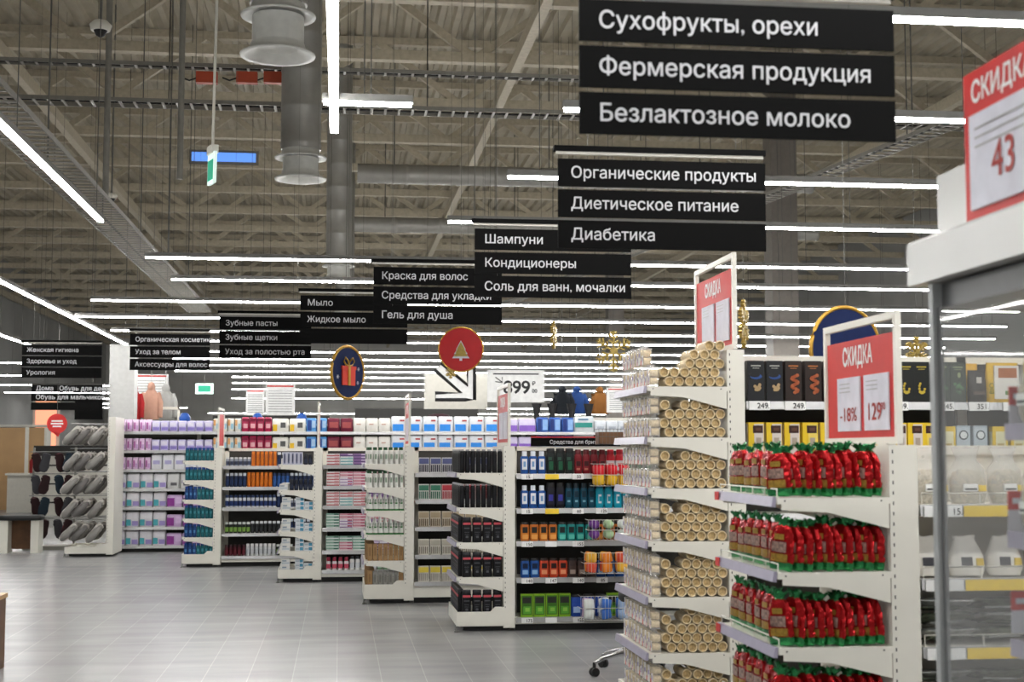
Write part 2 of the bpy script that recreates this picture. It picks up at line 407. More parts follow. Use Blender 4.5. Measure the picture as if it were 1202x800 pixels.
# ------------------------------------------------------------------ hanging category signs
def cat_sign(label, px, pxr, width_px, lines, widths, drop=0):
    Y = FPX/width_px; p = at(px, 530-.985*width_px, Y); z0 = 2.55+drop; x0 = p.x
    t = thing('category_sign', label, 'hanging sign', (x0, Y, z0), 'black hanging category signs')
    n = len(lines); ph = .138; pitch = .154; Wd = at(pxr, 530-.985*width_px, Y).x-x0
    for i, s in enumerate(lines):
        zb = (n-1-i)*pitch
        pn = MB().box(0, Wd, -.006, .006, zb, zb+ph, 'sign_black').build('sign_panel', t)
        if s:
            tx = text_mb(s, .059, 'sign_text', bold=.012, maxw=widths[i]/width_px); tx.xf(Matrix.Translation((.062, -.0065, zb+.043))); tx.build('lettering', pn)
    zt = n*pitch+.02
    MB().box(-.02, Wd+.0, -.02, .02, zt, zt+.028, 'sign_black').box(-.01, Wd-.01, -.012, .012, zt-.014, zt, 'light_metal').build('hanger_bar', t)
    for x in (.15, Wd-.15):
        MB().tube([(x, .008, 0), (x, .008, zt)], .0012, 'wire', 5).tube([(x, 0, zt), (x, 0, 9.03-z0)], .0014, 'wire', 5).build('hanging_wire', t)
cat_sign('big nearest black hanging sign about dried fruit, nuts and lactose-free milk', 680, 1051, 372, ['Сухофрукты, орехи', 'Фермерская продукция', 'Безлактозное молоко'], (274, 341, 313), .028)
cat_sign('black hanging sign about organic products, diet food and diabetics', 655, 899, 243, ['Органические продукты', 'Диетическое питание', 'Диабетика'], (228, 206, 102))
cat_sign('black hanging sign about shampoos, conditioners and bath salt', 557, 741, 183, ['Шампуни', 'Кондиционеры', 'Соль для ванн, мочалки'], (69, 109, 169))
cat_sign('black hanging sign about hair dye, styling products and shower gel', 438, 589, 150, ['Краска для волос', 'Средства для укладки', 'Гель для душа'], (101, 129, 83))
cat_sign('black hanging sign about soap and liquid soap with a blank lowest panel', 352, 478, 126, ['Мыло', 'Жидкое мыло', ''], (29, 68, 0))
cat_sign('black hanging sign about toothpastes, toothbrushes and mouth care', 257, 365, 108, ['Зубные пасты', 'Зубные щетки', 'Уход за полостью рта'], (59, 59, 91))
cat_sign('black hanging sign about organic cosmetics, body care and hair accessories', 152, 246, 93.5, ['Органическая косметика', 'Уход за телом', 'Аксессуары для волос'], (87.5, 51, 81.5))
cat_sign('black hanging sign about feminine hygiene, health care and urology', 25, 119, 84, ['Женская гигиена', 'Здоровье и уход', 'Урология'], (57, 55, 31.5))
def far_sign(label, px0, px1, pyt, Y, lines, h):
    a, b = at(px0, pyt, Y), at(px1, pyt, Y); t = thing('category_sign', label, 'hanging sign', a, 'black hanging category signs')
    ph = h*1.9
    for i, s in enumerate(lines):
        pn = MB().box(0, b.x-a.x, -.006, .006, -(i+1)*ph, -i*ph-.02, 'sign_black').build('sign_panel', t)
        if s:
            tx = text_mb(s, h, 'sign_text', bold=.01); tx.xf(Matrix.Translation((.08, -.0065, -(i+1)*ph+h*.45))); tx.build('lettering', pn)
    MB().tube([(.2, 0, 0), (.2, 0, 9.03-a.z)], .003, 'wire', 5).tube([(b.x-a.x-.2, 0, 0), (b.x-a.x-.2, 0, 9.03-a.z)], .003, 'wire', 5).build('hanging_wire', t)
far_sign('black hanging sign about girls and boys shoes, below the feminine hygiene sign', 37, 121, 450, 27, ['Дома   Обувь для девочек', 'Обувь для мальчиков', ''], .085)
far_sign('small dark far sign plate under the shoe signs', 88, 121, 466, 30, ['', ''], .12)

# ------------------------------------------------------------------ new year decorations
def gift_disc():
    p = at(408, 437, 14.5); r = .265
    t = thing('hanging_round_sign', 'dark blue round hanging disc with a red gift and gold rim', 'decoration', p, None, math.radians(52))
    MB().disc((0, 0, 0), 'y', r, .012, 'navy', 40).build('disc', t)
    MB().tube([(r*math.cos(a*.1571), 0, r*math.sin(a*.1571)) for a in range(40)], .016, 'gold_rim', 8, True).build('rim', t)
    g = MB().box(-.105, .105, -.02, -.0065, -.13, .03, 'gift_red').box(-.115, .115, -.024, -.0065, .03, .065, 'gift_red'); g.build('gift', t)
    rb = MB().box(-.018, .018, -.027, -.02, -.13, .066, 'gold_rim')
    for s in (-1, 1): rb.tube([(0, -.02, .066), (s*.05, -.02, .075), (s*.085, -.02, .11), (s*.06, -.02, .15), (s*.02, -.02, .12), (0, -.02, .066)], .009, 'gold_rim', 6)
    rb.build('gold_ribbon', t)
    st = MB()
    for x, z in ((.17, .04), (.16, -.1), (-.17, -.05)):
        for k in range(3):
            c, d = math.cos(k*math.pi/3)*.02, math.sin(k*math.pi/3)*.02; st.tube([(x-c, -.008, z-d), (x+c, -.008, z+d)], .003, 'paper', 5)
    st.build('printed_flakes', t)
    MB().tube([(0, 0, r), (0, 0, 9.03-p.z)], .002, 'wire', 5).build('hanging_wire', t)
def tree_disc():
    p = at(541, 410, 12.5); r = .195
    t = thing('hanging_round_sign', 'red round hanging disc with a golden christmas tree', 'decoration', p, None, math.radians(-6))
    MB().disc((0, 0, 0), 'y', r, .012, 'xmas_red', 40).build('disc', t)
    MB().tube([(r*math.cos(a*.1571), 0, r*math.sin(a*.1571)) for a in range(40)], .008, 'gold_rim', 8, True).build('rim', t)
    def poly(k): return [(x*k, .01+(z-.01)*k) for x, z in [(-.07, -.07), (-.045, -.035), (-.055, -.035), (-.032, .0), (-.04, 0), (0, .075), (.04, 0), (.032, 0), (.055, -.035), (.045, -.035), (.07, -.07)]]
    MB().prism(poly(1.1), 'y', -.011, -.0065, 'paper').build('tree_outline', t)
    MB().prism(poly(.88), 'y', -.02, -.0112, 'gold').build('golden_tree', t)
    MB().box(-.012, .012, -.012, -.0065, -.1, -.078, 'paper').build('tree_trunk', t)
    MB().tube([(0, 0, r), (0, 0, 9.03-p.z)], .002, 'wire', 5).build('hanging_wire', t)
def blue_disc():
    p = at(993, 412, 9); r = .29
    t = thing('hanging_round_sign', 'dark blue round hanging disc behind the discount sign on the red bag stand', 'decoration', p, None, math.radians(20))
    MB().disc((0, 0, 0), 'y', r, .012, 'navy', 40).build('disc', t)
    MB().tube([(r*math.cos(a*.1571), 0, r*math.sin(a*.1571)) for a in range(40)], .014, 'gold_rim', 8, True).build('rim', t)
    MB().tube([(0, 0, r), (0, 0, 9.03-p.z)], .002, 'wire', 5).build('hanging_wire', t)
def flake(label, px, py, y, r, rz):
    p = at(px, py, y); t = thing('hanging_snowflake', label, 'decoration', p, 'golden hanging snowflakes', rz)
    mb = MB(); th = .012
    def bar(a, b, w):
        d = (Vector(b)-Vector(a)).normalized(); q = Vector((-d.y, d.x))*w
        mb.prism([(a[0]-q.x, a[1]-q.y), (b[0]-q.x, b[1]-q.y), (b[0]+q.x, b[1]+q.y), (a[0]+q.x, a[1]+q.y)], 'y', -th, th, 'gold')
    for k in range(6):
        a = k*math.pi/3+math.pi/6; d = Vector((math.cos(a), math.sin(a))); bar((0, 0), d*r, r*.036)
        for f, l in ((.35, .3), (.6, .34), (.82, .2)):
            for s in (-1, 1):
                e = Vector((math.cos(a+s*.9), math.sin(a+s*.9))); bar(d*r*f, d*r*f+e*r*l, r*.036)
    q = [(r*.2*math.cos(i*math.pi/3), r*.2*math.sin(i*math.pi/3)) for i in range(6)]
    mb.prism(q, 'y', -th*1.05, th*1.05, 'gold'); mb.build('flake', t)
    MB().tube([(0, 0, r*.9), (0, 0, 9.03-p.z)], .0015, 'wire', 5).build('hanging_wire', t)
gift_disc(); tree_disc(); blue_disc()
flake('golden glitter snowflake hanging flat-on beside the wafer stand', 720, 412, 9.5, .14, .2)
flake('golden glitter snowflake hanging edge-on above the price posters', 650, 393, 12, .12, 1.25)
flake('golden glitter snowflake hanging edge-on beside the wafer discount sign', 873, 380, 9.3, .165, 1.12)
flake('golden glitter snowflake low behind the dark tall boxes', 1076, 412, 9.3, .1, .3)
flake('small golden snowflake under the red tree disc', 529, 437, 14.2, .06, .5)

# ------------------------------------------------------------------ shelving
DEP, COLW, EW = .41, .10, .88
def end_stand(name, label, x0, Yn, H, levels, rail='rail', fence=False, dep=DEP, COLW=COLW):
    """end-of-aisle stand: x0 its front edge towards the main aisle, Yn its side towards the camera; levels = heights of the shelf tops"""
    t = thing('end_display_stand', label, 'display stand', (x0, Yn, 0), 'white end-of-aisle stands')
    D = dep; mb = MB().box(D, D+COLW, 0, EW, .03, H, 'white_metal')
    z = .2
    while z < H-.03:
        mb.box(D+.012, D+.017, -.001, .01, z, z+.014, 'slot'); z += .042
    mb.build('end_panel', t)
    zb = levels[-1]
    b = MB().box(.02, D, .012, EW-.012, .045, zb-.005, 'white_metal').prism([(0, .05), (0, zb+.03), (D*.72, zb+.03), (D*.82, zb+.07), (D, zb+.07), (D, .05)], 'y', 0, .012, 'white_metal')
    b.prism([(0, .05), (0, zb+.03), (D, zb+.03), (D, .05)], 'y', EW-.012, EW, 'white_metal').box(0, .012, .012, EW-.012, .05, zb+.03, 'white_metal')
    bp = b.build('base_plinth', t)
    ft = MB()
    for x in (.05, D+.05):
        for y in (.05, EW-.05): ft.loft([(0, .022, .022, 2), (.012, .022, .022, 2), (.014, .008, .008, 2), (.05, .008, .008, 2)], 'steel', 10, True) if False else ft.loft([(0, .022, .022, 2), (.012, .022, .022, 2), (.014, .008, .008, 2), (.05, .008, .008, 2)], 'steel', 10)
    ft.build('levelling_feet', t)
    MB().box(.06, D+.06, .05, EW-.05, .01, .045, 'rubber').build('kick_recess', t)
    for z in levels[:-1]:
        s = MB().box(0, D, 0, EW, z-.026, z, 'white_metal')
        for y in (0, EW-.006):
            s.prism([(.02, z-.026), (.02, z-.05), (D*.45, z-.06), (D-.004, z-.125), (D-.004, z-.026)], 'y', y, y+.006, 'white_metal')
        s.box(.03, .036, -.002, .01, z-.016, z-.010, 'slot').box(D-.04, D-.034, -.002, .01, z-.016, z-.010, 'slot')
        sh = s.build('shelf', t)
        MB().prism([(-.004, z-.038), (-.022, z-.036), (-.014, z+.004), (-.001, z+.004)], 'y', .004, EW-.004, rail).build('price_rail', sh)
        if fence:
            MB().box(-.0245, -.0215, EW-.075, EW-.01, z-.036, z+.002, 'red').build('red_tag', sh)
            w = MB()
            w.tube([(.004, .01, z), (.004, .01, z+.035), (.004, EW-.01, z+.035), (.004, EW-.01, z)], .003, 'white_metal', 6)
            for k in range(1, 5): w.tube([(.004, EW*k/5, z), (.004, EW*k/5, z+.035)], .002, 'white_metal', 5)
            w.build('wire_fence', sh)
    return t
def gondola(label, x0, x1, Yn, H, levels, rail='rail_silver', back='dark_back', tags=(), depth=.42):
    t = thing('shelf_gondola', label, 'shelf unit', (x0, Yn, 0), 'long white shelf units')
    L = x1-x0; zb = levels[-1]
    MB().box(0, L, depth, depth+.03, .05, H-.04, back).build('back_panel', t)
    n = max(1, round(L/1.25))
    for k in range(n+1):
        x = min(max(L*k/n-.03, .0), L-.06); MB().box(x, x+.06, depth-.03, depth+.0299, .02, H, 'white_metal').build('upright', t)
    MB().box(0, L, depth-.03, depth+.06, H-.04, H, 'white_metal').build('top_cap', t)
    b = MB().box(0, L, .012, depth-.031, zb-.03, zb, 'white_metal').box(0, L, 0, .012, .06, zb-.0, 'white_metal').box(.0, L, .05, .06, 0, .06, 'rubber'); b.build('base', t)
    for z in levels[:-1]:
        sh = MB().box(.004, L-.004, 0, depth-.031, z-.03, z, 'white_metal').build('shelf', t)
        MB().prism([(-.003, z-.042), (-.02, z-.04), (-.012, z+.004), (-.001, z+.004)], 'x', .006, L-.006, rail).build('price_rail', sh)
    z = zb; MB().prism([(-.003, z-.042), (-.02, z-.04), (-.012, z+.004), (-.001, z+.004)], 'x', .006, L-.006, rail).build('price_rail', t)
    return t
def price_tag(parent, x, z, txt=None, w=.075, yellow=False, h=.045):
    pr = MB().box(x, x+w, -.026, -.0205, z-.045, z-.045+h, 'tag_yellow' if yellow else 'tag').build('price_tag', parent)
    if txt:
        tx = text_mb(txt, h*.62, 'ink', bold=.02); tx.xf(Matrix.Translation((x+w*.38, -.0262, z-.045+h*.2))); tx.build('price_digits', pr)
def discount(label, x, Yn, zb, pct=None, price=None, clear=.0):
    t = thing('discount_sign', label, 'discount sign', (x, Yn, zb), 'red discount signs on stand tops')
    H, w = .55, .03
    fr = MB().box(-.012, .012, 0, w, 0, H, 'white_metal').box(-.012, .012, EW-w, EW, 0, H, 'white_metal').box(-.012, .012, w, EW-w, H-w, H, 'white_metal').box(-.012, .012, w, EW-w, 0, w, 'white_metal')
    fr.build('frame', t)
    pz = MB().box(-.004, .004, w+.005, EW-w-.005, w, H-.085, 'red').build('poster', t)
    def put(mb, y, z, name, par): mb.xf(Matrix.Translation((-.0045, y, z)) @ ROT_AISLE); return mb.build(name, par)
    put(text_mb('СКИДКА', .08, 'tag', 'CENTER', .045, maxw=.36), EW*.52, .355, 'lettering', pz)
    for (y0, s, hh) in ((.70, pct, .062), (.37, price, .075)):
        c = MB().box(-.012, -.0055, y0-.28, y0, .06, .30, 'paper').build('price_card', t)
        if s:
            a_, b_ = (s.split('.')+[''])[:2]
            tx = text_mb(a_, hh, 'redink', 'LEFT', .02, maxw=.15 if b_ else .21); tx.xf(Matrix.Translation((-.0125, y0-.035, .105)) @ ROT_AISLE); tx.build('price_digits', c)
            if b_: tx = text_mb(b_, .032, 'redink', 'LEFT', .02, maxw=.05); tx.xf(Matrix.Translation((-.0125, y0-.2, .145)) @ ROT_AISLE); tx.build('price_digits', c)
        ln = MB()
        for q in range(3): ln.box(-.0132, -.0121, y0-.16, y0-.03, .27-.018*q, .274-.018*q, 'rail_silver')
        ln.build('small_print', c)
    MB().box(-.02, .02, .1, .2, -.004, .004, 'white_metal').box(-.02, .02, .68, .78, -.004, .004, 'white_metal').build('clamp', t)
L5 = [1.365, 1.065, .765, .465, .14]
LW = [1.915, 1.63, 1.345, 1.052, .745, .44, .14]
LT = [1.425, 1.185, .945, .70, .435, .165]
LP = [1.395, 1.09, .855, .60, .37, .125]
LB = [1.43, 1.165, .905, .65, .40, .145]
LS = [.12]
DEPS = dict(red=.475, wafer=.46); COLS = dict(red=.12)
A = dict(red=(1.755, 5.6), wafer=(1.707, 7.8), black=(1.02, 12.40), tube=(.265, 14.78), paste=(-.71, 17.29), teal=(-2.09, 19.70), shoe=(-4.02, 21.85))
end_stand('red', 'white end stand filled with red foil bags', *A['red'], 1.578, L5, fence=True, dep=.475, COLW=.12)
end_stand('wafer', 'tall white end stand filled with round wafer packs', *A['wafer'], 2.125, LW, dep=.46)
end_stand('black', 'white end stand filled with black bottles and cans', *A['black'], 1.6, L5)
end_stand('tube', 'white end stand of white tubes above brown boxes', *A['tube'], 1.6, LT)
end_stand('paste', 'white end stand with small white cartons and dark jars', *A['paste'], 1.6, LP)
end_stand('teal', 'white end stand full of teal and blue bottles', *A['teal'], 1.6, LB)
st = end_stand('shoe', 'tall white end stand hung with pale grey slippers', *A['shoe'], 2.07, LS, dep=.6)
def hook_bars(t, D):
    for z in (1.97, 1.6, 1.25, .9, .55):
        w = MB().tube([(D, .03, z), (.05, .03, z)], .006, 'steel', 6).tube([(D, .85, z), (.05, .85, z)], .006, 'steel', 6).tube([(.05, .03, z), (.05, .85, z)], .006, 'steel', 6)
        w.build('hook_bar', t)
hook_bars(st, .6)
for k, lab, pct, price in (('red', 'red discount sign with two price cards on the red bag stand', '-18%', '129.90'),
                            ('wafer', 'red discount sign with two price cards on the wafer stand', None, None),
                            ('black', 'red discount sign seen edge-on above the black bottle stand', None, None), ('tube', 'red discount sign seen edge-on above the white tube stand', None, None),
                            ('paste', 'white discount sign frame edge-on above the small carton stand', None, None), ('teal', 'red discount sign seen edge-on above the teal bottle stand', None, None)):
    H = {'red': 1.578, 'wafer': 2.125}.get(k, 1.6); discount(lab, A[k][0]+DEPS.get(k, DEP)+.05, A[k][1], H+.004, pct, price)
gx = lambda k: A[k][0]+DEPS.get(k, DEP)+COLS.get(k, COLW)+.004
GL = {'black': [1.355, 1.055, .77, .455, .115], 'tube': [1.33, 1.055, .775, .49, .215], 'paste': [1.39, 1.14, .905, .64, .37, .14], 'teal': [1.355, 1.07, .79, .445, .14]}
PL = [1.864, 1.571, 1.275, .978, .69, .385, .10]
g_red = gondola('long shelf unit of clear bags with yellow price rails, behind the glass', gx('red'), 4.6, 5.62, 1.578, [1.33, 1.03, .755, .46, .14], back='white_metal')
g_waf = gondola('tall shelf unit with dark tall boxes above yellow boxes', gx('wafer'), 5.2, 7.82, 2.12, [1.83, 1.5, 1.2, .9, .6, .14])
g_blk = gondola('shelf unit of colourful shower bottles beside the black bottle stand', gx('black'), 3.3, 12.40, 1.6, GL['black'])
g_tub = gondola('shelf unit of cosmetic packets beside the white tube stand', gx('tube'), 1.9, 14.78, 1.6, GL['tube'])
g_pas = gondola('shelf unit of toothpaste cartons beside the small carton stand', gx('paste'), 1.1, 17.29, 1.6, GL['paste'])
g_tea = gondola('shelf unit of dark spray cans beside the teal bottle stand', gx('teal'), .2, 19.78, 1.6, GL['teal'])
PX0 = -3.52; PY = 22.75
g_pad = gondola('tall long shelf unit of hygiene packs behind all the low shelf units', PX0, 5.6, PY, 2.0, PL)

# ------------------------------------------------------------------ product kinds
def bottle(w, d, h, body, cap, label=None, capr=.6, caph=.16, e=2.6, lz=(.18, .68), mark=None, shoulder=.1):
    bh = h*(1-caph); b = MB().loft([(0, w*.44, d*.44, e), (.004, w*.5, d*.5, e), (bh*(1-shoulder), w*.5, d*.5, e), (bh*(1-shoulder*.3), w*.46, d*.46, e), (bh, w*.5*capr, d*.5*min(1, capr*1.15), 2.2)], body)
    c = MB().loft([(bh, w*.5*capr, d*.5*min(1, capr*1.15), 2.2), (h-.004, w*.5*capr, d*.5*min(1, capr*1.15), 2.2), (h, w*.44*capr, d*.44*min(1, capr*1.15), 2.2)], cap)
    parts = [('cap', c)]
    if label:
        l = MB().loft([(bh*lz[0], w*.505, d*.505, e), (bh*lz[1], w*.505, d*.505, e)], label, cap0=False, cap1=False)
        if mark:
            for q, (m_, x0, x1, z0, z1) in enumerate(mark): l.box(x0*w, x1*w, -d*.505-.0012-.0007*q, -d*.4, z0*bh, z1*bh, m_)
        parts.append(('label', l))
    return b, parts
def carton(w, d, h, body, panels=(), top=None):
    b = MB().box(-w/2, w/2, -d/2, d/2, 0, h, body); parts = []
    if panels:
        l = MB()
        for q, (m_, x0, x1, z0, z1) in enumerate(panels): l.box(x0*w, x1*w, -d/2-.0008-.0007*q, -d/2-.0001, z0*h, z1*h, m_)
        parts.append(('front_print', l))
        s = MB()
        for m_, x0, x1, z0, z1 in panels[:1]: s.box(-w/2-.0012, -w/2-.0001, x0*d, x1*d, z0*h, z1*h, m_)
        parts.append(('side_print', s))
    return b, parts
def pouch(w, d, h, body, panels=(), n=16, seed=1, crimp=None, puff=1.0):
    rnd = random.Random(seed); prof = [(0, .30), (.06, .46), (.25, .5), (.5, .48), (.72, .36), (.86, .16), (.93, .05), (1, .045)]
    b = MB(); rs = []
    for z, k in prof:
        r = []
        for i in range(n):
            a = 2*math.pi*(i+.5)/n; c, q = math.cos(a), math.sin(a); e = 2.8
            wx = w*(.5-.03*abs(z-.45)) * math.copysign(abs(c)**(2/e), c); wy = d*k*puff*math.copysign(abs(q)**(2/e), q)
            j = rnd.uniform(-1, 1)
            r.append((wx+rnd.uniform(-1, 1)*w*.012, wy+j*d*.05*(1 if k > .1 else .4), z*h+(rnd.uniform(-1, 1)*h*.008 if 0 < z < 1 else 0)))
        rs.append(r)
    b.rings(rs, body); parts = []
    if panels:
        l = MB()
        for q, (m_, x0, x1, z0, z1) in enumerate(panels): l.box(x0*w, x1*w, -d*.5*puff-.004-.001*q, -d*.4*puff, z0*h, z1*h, m_)
        parts.append(('printed_panel', l))
    return b, parts
def P(name, cat, bp, merge=False): return Proto(name, cat, *bp, merge=merge)

# foil bags of the red stand: gathered green crown, red foil body, green foot
mat('red_foil', 'b8161b', .25, .7, var=.15, scale=22, bump=.5)
mat('green_foil', '3a9a5a', .26, .75, var=.2, scale=40, bump=.8)
mat('gold_print', 'b3903a', .4, .5, var=.25, scale=60)
mat('pale_print', 'b8988a', .4, .3, var=.45, scale=60)
def foil_bag(seed):
    rnd = random.Random(seed); n = 18; w, d, h = .122, .038, .225
    fold = [rnd.uniform(-.16, .16) for _ in range(n)]
    def ring(z, kx, ky, j=.05):
        r = []
        for i in range(n):
            a = 2*math.pi*(i+.5)/n; c, q = math.cos(a), math.sin(a); e = 2.5; jj = 1+rnd.uniform(-j, j)
            r.append((w*.5*kx*math.copysign(abs(c)**(2/e), c)*jj, d*.5*ky*math.copysign(abs(q)**(2/e), q)*(1+rnd.uniform(-j, j)*2.0+fold[i]*(1 if z > .16 else 0)), z*h+rnd.uniform(-.003, .003)))
        return r
    foot = MB().rings([ring(.0, .95, .5, .01), ring(.05, 1, .8), ring(.1, 1.0, .9), ring(.145, 1.0, .95)], 'green_foil', True, False)
    last = ring(.145, 1.0, .95)
    zs = [(.21, 1.0, 1), (.27, .98, 1), (.33, .99, .96), (.39, .97, .98), (.45, .97, .9), (.51, .96, .92), (.57, .95, .84), (.63, .92, .82), (.69, .84, .74), (.75, .72, .64), (.79, .58, .54), (.82, .46, .46)]
    body = MB().rings([last]+[ring(z, a, b, .075) for z, a, b in zs], 'red_foil', False, False, smooth=False)
    crown = MB(); base = ring(.81, .42, .45, .1)
    crown.rings([base, ring(.85, .34, .4, .12)], 'green_foil', False, False)
    m = 26; r0 = []; r1 = []
    for i in range(m):
        a = 2*math.pi*i/m; k = 1 if i % 2 else .55; u = rnd.uniform(.8, 1.15)
        r0.append((w*.17*math.cos(a), d*.2*math.sin(a), .845*h)); r1.append((w*.40*k*u*math.cos(a), d*.45*k*u*math.sin(a), h*(.95+rnd.uniform(-.05, .04))))
    crown.rings([r0, r1], 'green_foil', False, False)
    pr = MB()
    for z0, z1, x0, x1, m_ in ((.16, .30, -.36, .36, 'gold_print'), (.33, .52, -.34, .3, 'pale_print'), (.56, .66, -.22, .2, 'gold_print')):
        k = 5; vs = []
        for i in range(k+1):
            x = (x0+(x1-x0)*i/k)*w; y = -d*.56*math.sqrt(max(.05, 1-(x/(w*.56))**2))
            vs += [(x, y-.002, z0*h), (x, y-.002, z1*h)]
        pr.add(vs, [(2*i, 2*i+2, 2*i+3, 2*i+1) for i in range(k)], m_)
    return Proto('foil_bag', 'foil bag', body, [('foot_band', foot), ('gathered_top', crown), ('printed_front', pr)])
bags = [foil_bag(s) for s in (1, 2, 3, 4)]
x0, yn = A['red']; G = 'red foil bags on the end stand'
for li, z in enumerate(L5):
    lv = LEVEL[li] if li < 4 else 'lowest'
    for i in range(10):                                   # the side towards the camera, one behind the other from the upright out
        x = x0+.475-.057-i*.0425; k = random.Random(li*20+i)
        bags[(i+li) % 4].put((x, yn+.07+k.uniform(-.003, .003), z+.006), nth('red foil bag from the upright', 'open side, %s shelf of red bag stand' % lv), G, (math.radians(k.uniform(-3, 3)), math.radians(k.uniform(-5, 5)), math.radians(-55+k.uniform(-4, 4))), (.97, .92, 1+k.uniform(-.06, .03)))
    for j in range(1, 7):                                # the front row towards the main aisle
        k = random.Random(li*20+j+400)
        bags[(j+li+1) % 4].put((x0+.058, yn+.07+j*.12, z+.006), nth('red foil bag from the corner', 'price rail, %s shelf of red bag stand' % lv), G, (0, math.radians(k.uniform(-3, 5)), math.radians(-82+k.uniform(-8, 8))), 1+k.uniform(-.05, .03))

# wafer packs
def wafer_roll(r=.028, L=.2):
    b = MB(); n = 20
    def ring(rr, y): return [(rr*math.cos(2*math.pi*i/n), y, r+rr*math.sin(2*math.pi*i/n)) for i in range(n)]
    prof = [(r*.75, 0.004), (r*.8, 0), (r*.97, .0), (r, .003)]
    for k in range(1, 11): prof += [(r, L*k/11), (r*.965, L*k/11+.002), (r, L*k/11+.004)]
    prof += [(r, L)]
    b.rings([ring(a, y) for a, y in prof], 'wafer', False, True)
    inn = MB().rings([ring(r*.76, .005), ring(r*.72, .012), ring(r*.3, .010), ring(r*.1, .012)], 'wafer_in', False, True)
    film = MB().rings([ring(r*1.02, -.004), ring(r*1.03, .02), ring(r*1.03, L)], 'film', False, False)
    return Proto('wafer_roll', 'wafer pack', b, [('end_disc', inn), ('clear_wrap', film)])
roll = wafer_roll()
mat('card_white', 'ded9d2', .5); mat('card_lilac', '9a8fae', .5); mat('card_red', 'cc5a4e', .5)
def wafer_bag(seed):
    # a clear standing pack of small round wafers with a printed card, seen from the main aisle
    w, d, h = .09, .05, .12
    b = MB()
    for i in range(2):
        for k in range(2):
            cx = (-.022 if i else .022); n = 14
            b.rings([[(cx+.019*math.cos(2*math.pi*q/n), y, .028+.045*k+.019*math.sin(2*math.pi*q/n)) for q in range(n)] for y in (-d*.42, d*.42)], 'wafer')
    f = MB().box(-w/2, w/2, -d/2, d/2, 0, h*.86, 'film').box(-w/2, w/2, -.004, .004, h*.86, h, 'film')
    lb = MB().box(-w*.46, -w*.14, -d/2-.002, -d/2-.0005, .008, h*.84, 'card_white').box(-w*.42, -w*.2, -d/2-.003, -d/2-.002, .05, h*.6, 'card_lilac').box(w*.12, w*.42, -d/2-.002, -d/2-.0005, .005, h*.5, 'card_white').box(-w*.05, w*.1, -d/2-.0022, -d/2-.0006, .004, .03, 'card_red').box(w*.2, w*.36, -d/2-.003, -d/2-.002, h*.2, h*.4, 'card_lilac')
    return Proto('wafer_bag', 'wafer pack', b, [('clear_bag', f), ('printed_card', lb)])
wbag = wafer_bag(1)
x0, yn = A['wafer']
for li, z in enumerate(LW):
    lv = LEVEL[li] if li < 6 else 'lowest'
    xs = [.46-.036-i*.0585 for i in range(6)]
    for i, x in enumerate(xs):
        rows = (5 if li > 2 else 4) if i < 4 else (3 if i == 4 else 4)
        if li == 0: rows = (5, 5, 4, 3, 2, 2)[i]
        for r in range(rows):
            k = random.Random(li*100+i*10+r)
            roll.put((x0+x+k.uniform(-.0004, .0004)-.029*(r % 2), yn+.01+k.uniform(0, .018), z+.002+r*.0508), nth('wafer roll from the upright,', '%s layer up, %s shelf of wafer stand' % (ORD[r], lv)), 'round wafer rolls on the tall end stand', (0, k.uniform(0, 6), 0) if False else (0, 0, math.radians(k.uniform(-2, 2))))
    for j in range(8):
        for r in range(2 if li else (2 if j > 1 else 1)):
            k = random.Random(li*100+j*10+r+3000)
            wbag.put((x0+.047, yn+.065+j*.098, z+.005+r*.123), nth('carded wafer pack from the corner,', '%s layer, %s shelf of wafer stand' % ('lower' if r == 0 else 'upper', lv)), 'carded wafer packs facing the main aisle', (0, math.radians(k.uniform(-3, 3)), math.radians(-90+k.uniform(-8, 8))))

# black bottle stand
blk = C('101013', .35); sil = C('8d8d90', .3, .6); pink = C('c4505a', .5); grey = C('55565c', .5)
can = P('black_can', 'can', bottle(.044, .044, .205, blk, sil, C('16161a', .35), capr=.72, caph=.07, e=2))
bb = P('black_bottle', 'bottle', bottle(.08, .05, .215, blk, C('26262a', .35), C('131317', .4), capr=.95, caph=.12, e=3.2,
       mark=[(pink, -.42, .42, .80, .9), (grey, -.3, .3, .62, .66), (grey, -.25, .25, .45, .47), (grey, -.2, .2, .36, .38), (grey, -.12, .15, .2, .3)], lz=(.1, .95)))
x0, yn = A['black']
for li, z in enumerate(L5):
    lv = LEVEL[li] if li < 4 else 'lowest'; p, n, dx, ds = (can, 8, .0475, 'black slim can') if li < 2 else (bb, 4, .09, 'pink-banded black bottle')
    for i in range(n):
        p.put((x0+DEP-(.03 if li < 2 else .05)-i*dx, yn+.042, z+.001), nth(ds+' from the upright', 'open side, %s shelf of black stand' % lv), 'black bottles and cans on the end stand')
    m, dy = (15, .052) if li < 2 else (9, .09)
    for j in range(1, m+1):
        p.put((x0+.043, yn+.042+j*dy, z+.001), nth(ds+' from the corner', 'price rail side, %s shelf of black stand' % lv), 'black bottles and cans on the end stand', (0, 0, -math.pi/2))

